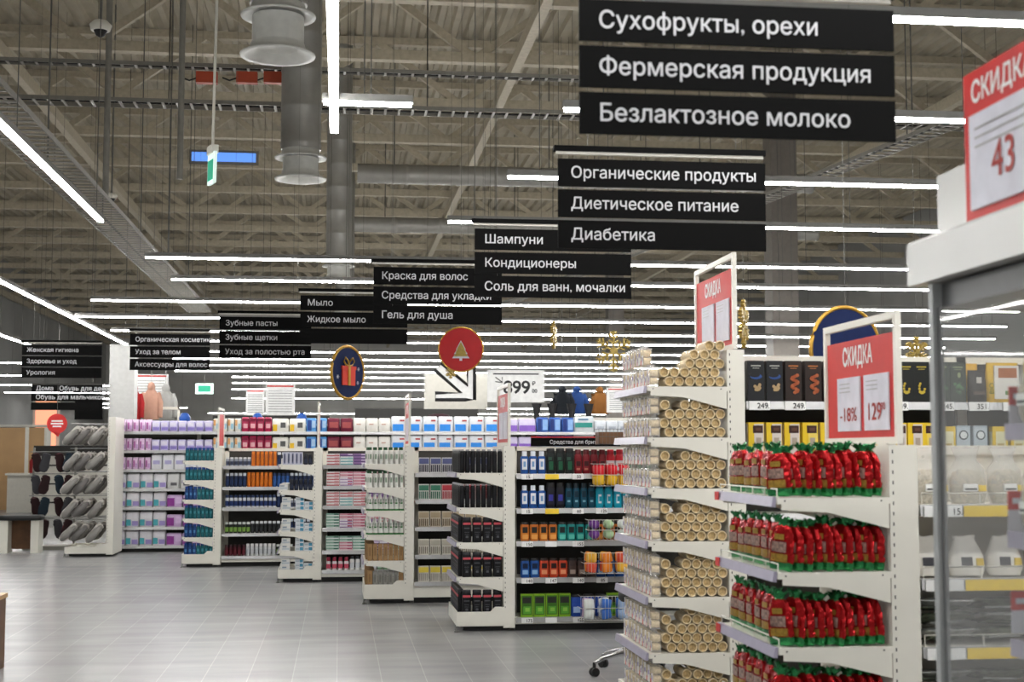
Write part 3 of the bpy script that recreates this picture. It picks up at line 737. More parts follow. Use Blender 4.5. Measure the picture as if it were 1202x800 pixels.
# shower bottles on the shelf unit beside it
def row(kinds, x0, x1_or_n, y, z, where, group, gap=.006, rot=0, jit=2):
    """kinds: list of (proto, width, count, description) laid out from the upright"""
    x = x0
    for p, w, n, ds in kinds:
        for i in range(n):
            p.put((x+w/2, y+random.uniform(-.006, .006), z+.001), nth(ds+' from the upright', where), group, (0, 0, rot+math.radians(random.uniform(-jit, jit)))); x += w+gap
    return x
def bt(w, h, body, cap, lab=None, mark=None, caph=.14, capr=.8, e=3, d=None, cat='bottle', name='shower_bottle', **k):
    return P(name, cat, bottle(w, d or w*.62, h, C(body), C(cap), C(lab) if lab else None, capr=capr, caph=caph, e=e, mark=mark, **k), name in ('spray_can', 'standing_tube'))
wht = C('e8e8ea'); 
nivea = bt(.07, .2, '1c4f96', 'dfe3ea', '1c4f96', [(wht, -.32, .32, .25, .85), (C('7fa3cf'), -.15, .15, .4, .7)], caph=.22, capr=.62)
axe = bt(.078, .225, '151d1c', '101010', '12201a', [(C('1d5a3c'), -.2, .25, .2, .6), (C('304c40'), -.3, .1, .65, .8)], e=3.6, caph=.18, capr=.95)
axp = bt(.078, .225, '15151f', '101010', '181828', [(C('3a3a9a'), -.25, .25, .35, .65)], e=3.6, caph=.18, capr=.95)
osp = bt(.066, .215, '7a1620', '5a0d14', '821b25', [(C('3d0a10'), -.3, .3, .4, .65), (C('b26a5a'), -.25, .2, .2, .3)], caph=.2)
osr = bt(.075, .215, 'c01f2e', 'b01828', 'c9c6c8', [(C('c01f2e'), -.3, .35, .35, .55), (C('c01f2e'), -.2, .2, .7, .85)], caph=.2)
clr = bt(.062, .22, '0e4458', '12222c', '10485e', [(C('7fb4c4'), -.2, .2, .3, .4), (C('0b2c3c'), -.3, .3, .55, .85)], caph=.2)
cyn = bt(.074, .19, '1699b4', '0f6b86', '19a3bd', [(wht, -.18, .18, .25, .7), (C('1699b4'), -.1, .2, .35, .6)], caph=.1)
org = bt(.076, .165, 'b86420', '22201e', 'c8762a', [(C('26231f'), -.3, .3, .5, .85), (C('e6a050'), -.3, .35, .12, .4)], caph=.12, capr=.9, e=4)
tel = bt(.076, .165, '167a78', '181c1c', '1f8c86', [(C('202624'), -.3, .3, .5, .85), (C('5bbfae'), -.3, .35, .12, .4)], caph=.12, capr=.9, e=4)
blu = bt(.078, .165, '1f4d92', '15171c', '25579e', [(C('8fb8e0'), -.3, .3, .2, .45), (C('12203e'), -.3, .3, .55, .85)], caph=.12, capr=.9, e=4)
ror = bt(.078, .165, 'bb3f24', '241614', 'c5482a', [(C('e8966a'), -.3, .3, .2, .45), (C('2a1512'), -.3, .3, .55, .85)], caph=.12, capr=.9, e=4)
brn = bt(.078, .165, '3a2c2a', '141112', '463430', [(C('9a8a80'), -.3, .3, .2, .45)], caph=.12, capr=.9, e=4)
grn = P('green_carton', 'carton', carton(.105, .05, .2, C('7aa526'), [(C('3c6a20'), -.42, .42, .1, .92), (C('2a2c26'), -.36, .36, .6, .86), (C('58a034'), -.3, .34, .14, .46), (C('8ac04a'), -.14, .22, .24, .4)]))
dbl = bt(.1, .19, '23469a', '14161c', '294da6', [(C('a6c2ea'), -.3, .3, .2, .5)], caph=.12, capr=.9, e=4)
gx0 = gx('black')+.05; yy = 12.40+.05; gl = GL['black']; GW = '%s shelf of shower bottle unit'; GG = 'shower bottles on the shelf unit'
row([(nivea, .07, 3, 'blue bottle with white oval label'), (axe, .078, 3, 'black and green bottle'), (osp, .066, 4, 'dark red bottle'), (osr, .075, 2, 'red and white bottle'), (axe, .078, 3, 'spare black and green bottle')], gx0, 0, yy, gl[0], GW % 'top', GG)
row([(nivea, .07, 3, 'blue bottle with white oval label'), (axp, .078, 2, 'black and violet bottle'), (clr, .062, 4, 'dark teal bottle'), (cyn, .074, 4, 'bright cyan bottle'), (clr, .062, 3, 'spare dark teal bottle')], gx0, 0, yy, gl[1], GW % 'second', GG)
row([(org, .076, 4, 'orange bottle with dark band'), (tel, .076, 4, 'teal bottle with dark band'), (org, .076, 3, 'spare orange bottle')], gx0, 0, yy, gl[2], GW % 'third', GG)
row([(blu, .078, 2, 'blue bottle with pale print'), (ror, .078, 3, 'red-orange bottle with pale print'), (brn, .078, 3, 'dark brown bottle'), (blu, .078, 3, 'spare blue bottle')], gx0, 0, yy, gl[3], GW % 'fourth', GG)
row([(grn, .105, 4, 'green carton with leafy print'), (dbl, .1, 3, 'blue bottle'), (grn, .105, 2, 'spare green carton')], gx0, 0, yy, gl[4], GW % 'lowest', GG)
for li, ts in enumerate(((('15.', 0), ('', 1), ('50', 0), ('125', 0), ('25', 0)), (('15.', 0), ('', 1), ('60', 0), ('125', 0)), (('150', 0), ('', 0), ('155', 0)), (('140', 0), ('147', 0), ('140', 0), ('85', 0)), (('175', 0), ('', 0), ('125', 0)))):
    for i, (s, y) in enumerate(ts): price_tag(g_blk, .05+i*.21+(.03 if i > 1 else 0), gl[li], s or None, .12 if y else .1, bool(y))
# category header on top of the shelf unit
p = at(628, 513, 12.5); t = thing('shelf_header_sign', 'black shelf-top header sign about shaving products', 'shelf sign', (p.x, 12.78, 1.601))
MB().box(0, .85, -.006, .006, 0, .075, 'sign_black').build('sign_panel', t)
MB().box(0, .85, -.007, .0065, .0755, .088, 'xmas_red').build('red_edge', t)
tx = text_mb('Средства для бритья', .034, 'sign_text', bold=.02); tx.xf(Matrix.Translation((.17, -.0065, .022))); tx.build('lettering', t)

# wire baskets clipped to the front of that shelf unit
def basket(label, x, y, z, w, d, h, items, solid=None):
    t = thing('wire_hanging_basket', label, 'basket', (x, y, z), 'clip-on baskets')
    mb = MB(); m = solid or 'light_metal'
    if solid: mb.box(0, w, -d, -d+.004, 0, h*.8, solid).box(0, w, -d, 0, 0, .004, solid).box(0, .004, -d, 0, 0, h*.8, solid).box(w-.004, w, -d, 0, 0, h*.8, solid)
    for zz in (0, h*.5, h): mb.tube([(0, 0, zz), (0, -d, zz), (w, -d, zz), (w, 0, zz)], .0025, m if not solid else 'wire', 5)
    n = int(w/.03)
    for i in range(n+1): mb.tube([(w*i/n, -.0, 0), (w*i/n, -d, 0), (w*i/n, -d, h)], .0018, m if not solid else 'wire', 4)
    mb.build('basket_body', t)
    rnd = random.Random(label)
    for i, (col, shp, nm, ds) in enumerate(items):
        cx = w*(.17+.33*(i % 3)); cz = .03+.085*(i // 6); cy = -d*.5+(-.042 if (i // 3) % 2 == 0 else .042)
        b = MB(); r = .04
        if shp == 'ball':
            n2 = 12; rs = []
            for k in range(1, 8):
                a = math.pi*k/8; rr = r*math.sin(a)
                rs.append([(rr*(1+.12*rnd.uniform(-1, 1))*math.cos(2*math.pi*q/n2), rr*(1+.12*rnd.uniform(-1, 1))*math.sin(2*math.pi*q/n2), -r*math.cos(a)) for q in range(n2)])
            b.rings(rs, C(col, .8, bump=.5))
        else:
            b.loft([(-.042, .036, .02, 3), (-.034, .045, .03, 3), (.034, .045, .03, 3), (.042, .036, .02, 3)], C(col, .6))
        o = b.build(nm, None, (x+cx, y+cy, z+cz+.02)); o.rotation_euler = (rnd.uniform(-.15, .15), rnd.uniform(-.2, .2), rnd.uniform(-.2, .2))
        tag(o, ds, 'sponge', 'bath sponges in the clip-on baskets')
def it(cols, shp, where):
    names = {'d8222f': 'red', 'e8b82a': 'yellow', '6a3a86': 'violet', 'a9c49a': 'pale green', 'dfe4e0': 'white', 'ee8a2a': 'orange', 'e2573a': 'red-orange', '3f6fc0': 'blue', 'c9b0c9': 'lilac', 'f0b840': 'amber', '9fb6d8': 'pale blue', '3a3230': 'dark brown'}
    return [(c, shp, 'bath_sponge', nth('%s bath sponge' % names[c], 'in the %s clip-on basket' % where)) for c in cols]
b0 = at(686, 600, 12.3)
for (lab, px, py, wpx, hpx, cols, shp, solid, where) in (
        ('brown basket clipped high above the shower bottles', 703, 521, 40, 18, ['3a3230']*4, 'ball', 'wood_dark', 'high brown'),
        ('wire basket holding red and yellow sponges', 697, 570, 46, 26, ['e8b82a']*6+['d8222f']*5, 'pack', None, 'red and yellow'),
        ('wire basket holding violet and pale green sponges', 691, 634, 52, 24, ['6a3a86', 'a9c49a', 'dfe4e0']*4, 'ball', None, 'violet and green'),
        ('wire basket holding orange and yellow sponges', 686, 673, 56, 24, ['e2573a', 'ee8a2a', 'f0b840', 'ee8a2a']*3, 'pack', None, 'orange'),
        ('wire basket holding blue and white sponge packs', 682, 728, 62, 28, ['dfe4e0', '3f6fc0', '9fb6d8', 'c9b0c9', 'dfe4e0', '3f6fc0']*2, 'pack', None, 'blue and white')):
    q = at(px, py, 12.2); s = 12.2/FPX
    basket(lab, q.x, 12.37, q.z, wpx*s, .17, hpx*s, it(cols, shp, where), solid)

# white tube stand
gcap = C('3f7a45'); 
tubeP = P('cream_tube', 'tube', (MB().loft([(.018, .025, .012, 2.4), (.06, .023, .016, 2.2), (.12, .017, .016, 2), (.15, .009, .009, 2), (.172, .007, .007, 2)], C('e6e6e0', .35)), [('cap', MB().loft([(0, .026, .012, 2.6), (.018, .026, .012, 2.6)], gcap)), ('label', MB().box(-.012, .012, -.0225, -.019, .07, .085, gcap).box(-.008, .008, -.0222, -.0175, .09, .12, C('9aa89a')))]))
tubeQ = P('cream_bottle', 'tube', (MB().loft([(0, .021, .021, 2), (.13, .021, .021, 2), (.142, .014, .014, 2)], C('e6e6e0', .35)), [('cap', MB().loft([(.142, .013, .013, 2), (.172, .012, .012, 2)], C('2f5a3a'))), ('label', MB().box(-.011, .011, -.0226, -.018, .05, .1, C('8fa08c')))]))
brb = P('brown_carton', 'carton', carton(.045, .09, .17, C('a5835a', .7), [(C('8e6e48', .7), -.2, .2, .3, .8)]), True)
gyb = P('grey_carton', 'carton', carton(.045, .09, .16, C('8d8c86', .7), [(C('737069', .7), -.2, .2, .3, .8)]), True)
x0, yn = A['tube']
for li, z in enumerate(LT):
    lv = LEVEL[li] if li < 5 else 'lowest'
    for i in range(7):
        p, ds = (tubeQ, 'green-capped white bottle') if li < 2 else (tubeP, 'white cream tube') if li < 4 else (brb, 'brown carton') if li == 4 or i > 5 or i == 0 else (gyb, 'grey carton')
        p.put((x0+DEP-.03-i*.0535, yn+.034 if li < 4 else yn+.064, z+.001), nth(ds+' from the upright', 'open side, %s shelf of tube stand' % lv), 'tubes and cartons on the white tube stand')
        if li < 4: p.put((x0+DEP-.045-i*.0535, yn+.085, z+.001), nth(ds+' from the upright', 'second row, %s shelf of tube stand' % lv), 'tubes and cartons on the white tube stand')
    for j in range(2, 11):
        p, ds = (tubeQ, 'green-capped white bottle') if li < 2 else (tubeP, 'white cream tube') if li < 4 else (brb, 'brown carton')
        p.put((x0+.04 if li < 4 else x0+.064, yn+.05+j*.073, z+.001), nth(ds+' from the corner', 'price rail side, %s shelf of tube stand' % lv), 'tubes and cartons on the white tube stand', (0, 0, -math.pi/2))
# cosmetic packets on its shelf unit
def blister(cols):
    b = MB().box(-.055, .055, -.03, .03, 0, .16, C(cols[0])); l = MB()
    l.box(-.05, .05, -.0315, -.0301, .095, .15, C(cols[1]))
    for i in range(5): l.box(-.048+.02*i, -.036+.02*i, -.034, -.0302, .012, .085, C(cols[2]))
    return Proto('cosmetic_packet', 'packet', b, [('front_print', l)])
cos = [blister(c) for c in (('c8c6c8', '5a5f8a', '2e2e40'), ('c9c9c4', '3f7a63', '2f6a55'), ('c9bfae', 'a9997f', '6a5a46'), ('d6d2c6', 'b6b0a2', '8a8478'), ('cfcac0', 'd8c24a', 'a8a49a'))]
cosr = blister(('c8b0ae', 'b03a44', 'a04048'))
gx0 = gx('tube')+.04; cn = ['pale packet with dark brushes', 'green striped packet', 'beige striped packet', 'pale grey packet', 'pale packet with yellow card']
for li, z in enumerate(GL['tube']):
    row([(cos[li], .115, 2, cn[li]), (cosr if li == 1 else cos[li], .115, 4, 'red packet' if li == 1 else 'plain-fronted packet')], gx0, 0, 14.83, z, '%s shelf of packet unit' % (LEVEL[li] if li < 4 else 'lowest'), 'cosmetic packets on the shelf unit')

# small carton stand
wc = P('white_carton', 'carton', carton(.1, .09, .075, C('dcdcd8'), [(C('b9c2c8'), -.45, .45, .2, .5), (C('8a9aa8'), -.4, .1, .6, .8)]), True)
wc2 = P('white_blue_carton', 'carton', carton(.1, .09, .05, C('d3d8dc'), [(C('4d8fae'), .05, .45, .15, .85), (C('a8b4bc'), -.42, 0, .3, .6)]), True)
dj = P('dark_jar', 'jar', bottle(.05, .05, .13, C('1a1e2a'), C('23262e'), C('2a3044'), capr=.85, caph=.22, e=2), True)
wj = P('lilac_carton', 'carton', carton(.045, .08, .15, C('c3c3d2'), [(C('6e7290'), -.2, .25, .1, .9), (C('34384e'), -.1, .1, .2, .8)]), True)
x0, yn = A['paste']; G = 'cartons and jars on the small carton stand'
for li, z in enumerate(LP):
    lv = LEVEL[li] if li < 5 else 'lowest'; wh = 'open side, %s shelf of small carton stand' % lv
    if li == 0:
        for i in range(2): dj.put((x0+DEP-.04-i*.055, yn+.04, z+.001), nth('dark jar from the upright', wh), G)
        for i in range(5): wj.put((x0+DEP-.155-i*.048, yn+.045, z+.001), nth('lilac striped carton from the upright', wh), G)
    elif li == 1:
        for i in range(5): dj.put((x0+DEP-.04-i*.055, yn+.04, z+.001), nth('dark jar from the upright', wh), G)
        wc.put((x0+.055, yn+.06, z+.001), nth('white carton from the upright', wh), G)
    else:
        for r in range(3):
            wc2.put((x0+DEP-.16, yn+.064, z+.001+r*.051), nth('white and blue carton', '%s in its stack, %s shelf of small carton stand' % (['lowest', 'middle', 'topmost'][r], lv)), G)
            if r < 2: wc2.put((x0+DEP-.055, yn+.064, z+.001+r*.051), nth('white and blue carton', 'by the upright, %s layer, %s shelf of small carton stand' % (['lower', 'upper'][r], lv)), G)
        for r in range(2): wc.put((x0+.09, yn+.064, z+.001+r*.076), nth('white carton', 'at the open corner, %s layer, %s shelf of small carton stand' % (['lower', 'upper'][r], lv)), G)
    for j in range(1, 8): wc.put((x0+.064, yn+.07+j*.105, z+.001), nth('white carton from the corner', 'price rail side, %s shelf of small carton stand' % lv), G, (0, 0, -math.pi/2))
# toothpaste cartons lying in stacks
def paste(cols): return Proto('toothpaste_carton', 'carton', *carton(.155, .04, .034, C(cols[0]), [(C(cols[1]), -.48, .48, .1, .45), (C(cols[2]), .1, .46, .5, .9)]), merge=True)
pc = {k: paste(v) for k, v in {'white-red': ('d9d3d2', 'b04a52', 'c9a0a4'), 'pink': ('c88a98', 'd9c8cc', 'a8526a'), 'green': ('86a898', 'd6dcd8', '3f6a5c'), 'violet': ('8a6a9a', '57406e', 'cdbcd6'), 'white-teal': ('d3d9d8', '5a9a9a', 'b8c8c8'), 'white-lilac': ('d8d2da', '9a80a8', 'b04a62')}.items()}
PLAN = [['white-red', 'white-teal', 'violet', 'violet', 'pink', 'green'], ['white-red', 'white-lilac', 'pink', 'green', 'white-red', 'violet'], ['white-red', 'white-teal', 'white-red', 'pink', 'violet', 'green'],
        ['green', 'white-lilac', 'pink', 'violet', 'white-red', 'pink'], ['green', 'pink', 'green', 'violet', 'white-lilac', 'green']]
NL = [4, 5, 5, 6, 6]
for li, z in enumerate(GL['paste'][:5]):
    for i in range(6):
        for r in range(min(NL[li], 5 if li in (3, 4) else NL[li]) if li != 0 else 4):
            c = PLAN[li][(i + (1 if r > 2 and i % 2 else 0)) % 6]
            pc[c].put((gx('paste')+.05+.0775+i*.16, 17.32, z+.001+r*.0345), nth('%s toothpaste carton from the upright,' % c, '%s layer, %s shelf of toothpaste unit' % (ORD[r], LEVEL[li])), 'toothpaste cartons stacked flat')
pt = [bt(.055, .15, 'd8d0d2', 'b03a52', 'c04a60', caph=.3, cat='tube', name='standing_tube'), bt(.055, .16, 'dcdcda', '3a3e42', 'c9ccd0', caph=.2, cat='tube', name='standing_tube'), bt(.055, .15, '6e8a6e', '4a6a4a', 'b8c8b8', caph=.2, cat='tube', name='standing_tube')]
row([(pt[0], .065, 4, 'white and pink standing tube'), (pt[1], .06, 5, 'white and dark standing tube'), (pt[2], .06, 6, 'green standing tube')], gx('paste')+.05, 0, 17.33, GL['paste'][5], 'lowest shelf of toothpaste unit', 'standing tubes below the toothpaste')

# teal bottle stand
tb = P('teal_bottle', 'bottle', bottle(.053, .04, .175, C('17535f'), C('1c3f86'), C('1a6069'), capr=.9, caph=.16, e=2.6, mark=[(C('3f8c98'), -.25, .25, .45, .7)], lz=(.12, .9)), True)
tn = P('navy_bottle', 'bottle', bottle(.053, .04, .175, C('1a3566'), C('1c3f86'), C('22467e'), capr=.9, caph=.16, e=2.6, mark=[(C('4f86b8'), -.25, .25, .4, .65)], lz=(.12, .9)), True)
x0, yn = A['teal']
for li, z in enumerate(LB):
    lv = LEVEL[li] if li < 5 else 'lowest'
    for i in range(7):
        p, ds = (tn, 'navy bottle') if (li >= 4 and i > 3) or (li == 2 and i > 3) else (tb, 'teal bottle')
        p.put((x0+DEP-.032-i*.0545, yn+.038, z+.001), nth(ds+' from the upright', 'open side, %s shelf of teal stand' % lv), 'teal and navy bottles on the end stand')
    for j in range(1, 9): tb.put((x0+.038, yn+.05+j*.095, z+.001), nth('teal bottle from the corner', 'price rail side, %s shelf of teal stand' % lv), 'teal and navy bottles on the end stand', (0, 0, -math.pi/2))
def spray(body, cap, lab=None, h=.17, w=.05): return bt(w, h, body, cap, lab, e=2, d=w, caph=.2, capr=.92, cat='spray can', name='spray_can')
sp = dict(pale=spray('9aa0ae', 'e0e0e0', '40465e', .12), orange=spray('c96a22', 'd9781f', 'd0701f', .2), navy=spray('1c2948', 'c3c8d0', '22345c', .19), blue=spray('28508e', '1c2d52', '2f5a9a', .19),
          white=spray('c3c6cc', '22345c', '26386a', .17), black=spray('202224', 'c9ccd0', '2c2e30', .16), greenfoot=spray('1f2622', 'd0d4d0', '7aa04a', .15), wine=spray('4a1520', '2a0d12', '5e1c28', .15), bright=spray('c9ccce', 'dcdcdc', 'b8bcc2', .16))
GG = 'spray cans on the shelf unit'; gx0 = gx('teal')+.04; GW = '%s shelf of spray can unit'; yy = 19.85
R = [[('pale', 6), ('orange', 6), ('navy', 3), ('blue', 3)], [('navy', 5), ('orange', 6), ('blue', 4), ('navy', 6)], [('white', 12), ('navy', 2), ('pale', 4)], [('greenfoot', 6), ('black', 8), ('navy', 6)], [('wine', 5), ('bright', 7), ('greenfoot', 4), ('wine', 3)]]
dsn = dict(pale='pale short spray can', orange='orange spray can', navy='navy spray can', blue='blue spray can', white='white and navy spray can', black='black spray can', greenfoot='dark spray can with green band', wine='wine red spray can', bright='silvery spray can')
for li, kinds in enumerate(R): row([(sp[k], .05, n, dsn[k]) for k, n in kinds], gx0, 0, yy, GL['teal'][li], GW % (LEVEL[li] if li < 4 else 'lowest'), GG, gap=.008)

# hygiene packs on the tall shelf unit behind
def pack(w, h, base, panels=(), d=.16, seed=1): return Proto('hygiene_pack', 'pack', *pouch(w, d, h, C(base), [(C(c), a, b, e, f) for c, a, b, e, f in panels], seed=seed, n=14)) if False else Proto('hygiene_pack', 'pack', *soft(w, d, h, base, panels), merge=True)
def soft(w, d, h, base, panels):
    b = MB().loft([(0, w*.46, d*.46, 4.5), (.01, w*.495, d*.495, 5), (h*.5, w*.5, d*.5, 5), (h*.9, w*.49, d*.47, 5), (h*.97, w*.46, d*.36, 4), (h, w*.42, d*.2, 3.5)], C(base, .35), 20)
    l = MB()
    for q, (c, a, b2, e, f) in enumerate(panels): l.box(a*w, b2*w, -d*.5-.003-.001*q, -d*.44, e*h, f*h, C(c))
    return b, ([('printed_panel', l)] if panels else [])
HP = dict(pinkbox=pack(.09, .19, 'dcbfdc', [('a24f94', -.3, -.05, .2, .75), ('b895c4', .05, .4, .15, .5)]), lilac=pack(.13, .17, 'c4bde0', [('8a7cc0', -.4, .4, .12, .4), ('dcd8e8', -.4, .3, .5, .85)]),
          baby=pack(.105, .21, 'd8d5cc', [('d9a066', -.42, -.1, .45, .9), ('8fb8cc', 0, .4, .2, .6)]), maroon=pack(.113, .23, 'a8284e', [('d9a2a8', -.3, .3, .25, .55), ('7a1636', -.4, .4, .7, .9)]),
          yellow=pack(.262, .21, 'e2e0d8', [('e0b62a', -.45, -.2, .05, .55), ('5a5a58', .0, .3, .3, .7)]), bluep=pack(.16, .22, '5c9ad8', [('26488e', -.4, .0, .1, .85), ('a8c6e4', .05, .4, .3, .8)]),
          maroon2=pack(.2, .22, '6e2438', [('a04a4a', -.35, .35, .3, .7)]), white=pack(.195, .22, 'e8e5de', [('c9a89a', -.25, .1, .5, .6)]), whiteblue=pack(.245, .25, 'dfe2e6', [('2f8ee8', -.4, .3, .06, .5), ('b84a4a', .05, .35, .68, .78)]),
          violet=pack(.29, .22, 'cfc6e2', [('8a62c4', -.45, .45, .08, .5)]), bluebook=pack(.2, .24, '3a62b0', [('1c3478', -.4, -.1, .1, .9), ('8fb6e8', .0, .4, .15, .85)]), tealpack=pack(.33, .26, 'cfd6da', [('2f8f86', -.45, .4, .3, .6), ('6a8aa8', -.3, .2, .75, .85)]),
          pale=pack(.19, .19, 'cdd2d8', [('a8b0bc', -.3, .3, .3, .5)]), tealwhite=pack(.2, .235, 'd6d4da', [('4fa8b4', -.45, -.1, .1, .5), ('9a8cc4', .0, .45, .1, .4)]), greywhite=pack(.19, .235, 'c6c6c6', [('5a5a5e', -.2, .3, .2, .4)]),
          purple=pack(.24, .19, 'c4a8d0', [('8a3a8e', -.45, .0, .1, .75), ('d0b4da', .1, .45, .3, .8)]), whitelilac=pack(.17, .235, 'd8d8de', [('a8a4cc', -.3, .3, .35, .6)]))
HW = dict(pinkbox=.09, lilac=.13, baby=.105, maroon=.113, yellow=.262, bluep=.16, maroon2=.2, white=.195, whiteblue=.245, violet=.29, bluebook=.2, tealpack=.33, pale=.19, tealwhite=.2, greywhite=.19, purple=.24, whitelilac=.17)
HD = dict(pinkbox='narrow white and magenta pack', lilac='white and lilac pack', baby='cream pack with orange corner', maroon='crimson pack', yellow='white pack with yellow corner', bluep='blue pack', maroon2='maroon pack', white='plain white pack', whiteblue='white pack with blue print',
          violet='white and violet wide pack', bluebook='bright blue pack', tealpack='wide pack with teal band', pale='pale grey pack', tealwhite='white and teal pack', greywhite='grey and white pack', purple='purple pack', whitelilac='white pack with faint lilac print')
T0 = [('pinkbox', 6), ('lilac', 7), ('baby', 4), ('maroon', 4), ('yellow', 2), ('bluep', 2), ('maroon2', 2), ('white', 3), ('whiteblue', 7), ('violet', 2), ('bluebook', 3), ('tealpack', 1), ('pale', 6)]
PLR = [T0, T0, [('pinkbox', 6), ('whitelilac', 9)], [('tealwhite', 4), ('greywhite', 6)], [('tealwhite', 4), ('purple', 5)], [('tealwhite', 4), ('purple', 5)], [('tealwhite', 4), ('purple', 5)]]
for li, kinds in enumerate(PLR): row([(HP[k], HW[k], n, HD[k]) for k, n in kinds], PX0+.04, 0, PY+.1, PL[li], '%s shelf of hygiene unit' % (LEVEL[li] if li < 6 else 'lowest'), 'hygiene packs on the tall shelf unit', gap=.005)

# ------------------------------------------------------------------ slippers
def slipper(c, c2):
    b = MB(); rs = []; n = 12
    for u, w, h in ((0, .02, .03), (.03, .036, .06), (.08, .042, .07), (.13, .046, .075), (.18, .05, .062), (.22, .044, .045), (.25, .02, .02)):
        rs.append([(w*math.cos(2*math.pi*i/n), max(-.012, h*math.sin(2*math.pi*i/n)) , -u) for i in range(n)])
    b.rings(rs, C(c, .85, bump=.3)); s = MB(); ss = []
    for u, w in ((-.005, .03), (.03, .042), (.12, .046), (.18, .054), (.24, .04), (.258, .02)): ss.append([(w*math.cos(2*math.pi*i/n), -.018+.008*math.sin(2*math.pi*i/n), -u) for i in range(n)])
    s.rings(ss, C(c2, .7)); cu = MB().tube([(.036*math.cos(2*math.pi*i/12), .035+.01*math.sin(2*math.pi*i/12), -.05+.045*math.sin(2*math.pi*i/12)) for i in range(12)], .012, C(c2, .9), 6, True)
    return Proto('slipper', 'slipper', b, [('sole', s), ('cuff', cu)])
sg = slipper('8c8985', 'c2bdb6'); sg2 = slipper('6f6c6a', 'b4aea8'); sr = slipper('5e1f2a', '2a1416'); sk = slipper('232327', '3a3a3e'); sb = slipper('2a4452', '1c2a34')
x0, yn = A['shoe']
for li, z in enumerate((1.93, 1.55, 1.2, .85, .5)):
    for i in range(3):
        for j in range(3):
            k = random.Random(li*9+i*3+j)
            (sg if (i+j) % 2 == 0 else sg2).put((x0+.53-i*.185+k.uniform(-.02, .02), yn+.0+j*.3, z-.02), nth('pale grey slipper from the upright', '%s bar, %s file of slipper stand' % (LEVEL[li] if li < 4 else 'lowest', ['near', 'middle', 'far'][j])), 'grey slippers on the end stand',
                                                 (math.radians(-10+k.uniform(-3, 3)), math.radians(-40+k.uniform(-4, 4)), math.radians(200+k.uniform(-8, 8))), (1.15, 1.35, 1.3))
# wire rack of dark slippers beyond
t = thing('wire_slipper_rack', 'wire rack of dark slippers beyond the grey slipper stand', 'rack', (-4.85, 23.6, 0))
rk = MB().box(-.1, .75, -.2, .3, 0, .06, 'tray')
for x in (0, .65): rk.box(x-.015, x+.015, .0, .03, .06, 1.62, 'tray')
for z in (.5, .85, 1.2, 1.55): rk.tube([(-.05, -.03, z), (.7, -.03, z)], .008, 'steel', 6)
rk.build('rack_frame', t)
for li, z in enumerate((1.55, 1.2, .85, .5)):
    for i in range(4):
        p, ds = [(sr, 'dark red slipper'), (sk, 'black slipper'), (sr, 'dark red slipper'), (sb, 'dark blue slipper')][(li+i) % 4]
        p.put((-4.85+.06+i*.18, 23.44, z-.03), nth(ds+' from the aisle', 'on the %s bar of dark slipper rack' % LEVEL[li]), 'dark slippers on the wire rack', (math.radians(10), math.radians(12*(1 if i % 2 else -1)), .4), (1.5, 1.3, 1.15))

# bench, wooden booth, cut-off wooden block
b = Vector((-4.86, 22.9, 0)); t = thing('try_on_bench', 'white try-on bench with black padded seat', 'bench', b)
MB().loft([(.50, .31, .2, 6), (.51, .32, .21, 6), (.56, .32, .21, 6), (.575, .3, .19, 6)], 'rubber', 20).build('seat', t)
MB().box(-.29, -.17, -.17, .17, 0, .5, 'white_metal').build('leg', t); MB().box(.17, .29, -.17, .17, 0, .5, 'white_metal').build('leg', t)
MB().box(-.17, .17, .1, .12, .05, .5, 'wood_dark').build('back_board', t)
t = thing('wooden_cabinet', 'pale wooden booth cabinet near the shoe department', 'cabinet', (-9.9, 39.7, 0))
MB().box(0, 1.5, 0, .6, 0, 2.2, 'wood').build('body', t); MB().box(1.5, 1.6, 0, .6, 0, 2.22, 'white_metal').build('side_post', t)
MB().box(1.6, 2.0, 0, .6, 0, 2.2, 'wood').build('door_panel', t); MB().box(2.0, 2.06, 0, .6, 0, 2.2, 'white_metal').build('door_post', t)
MB().box(-.02, 2.08, -.03, .62, 2.22, 2.28, 'light_metal').build('cabinet_top', t)
q = at(0, 768, 10.5)
t = thing('wooden_block', 'brown wooden box at the very edge of the floor', 'box', (-2.92, 10.4, 0)); q = at(6, 765, 10.82)
MB().box(q.x+2.92-.4, q.x+2.92, 0, .4, 0, .50, 'wood_dark').build('body', t); MB().box(q.x+2.92-.41, q.x+2.92+.01, -.01, .41, .50, .53, 'wood').build('lid', t)

# red speech-bubble sign
q = at(67, 497, 24.5); t = thing('round_hanging_sign', 'red speech-bubble sign with white lettering above dark slippers', 'sign', q)
MB().disc((0, 0, 0), 'y', .165, .012, 'red', 36).prism([(-.06, -.15), (.06, -.15), (.02, -.22)], 'y', -.006, .006, 'red').build('bubble', t)
ln = MB()
for zz, w in ((.045, .09), (.0, .1), (-.045, .07)): ln.box(-w, w, -.008, -.0062, zz-.012, zz+.012, 'tag')
ln.build('white_text_lines', t); MB().tube([(0, 0, .16), (0, 0, 9.03-q.z)], .003, 'wire', 5).build('hanging_wire', t)

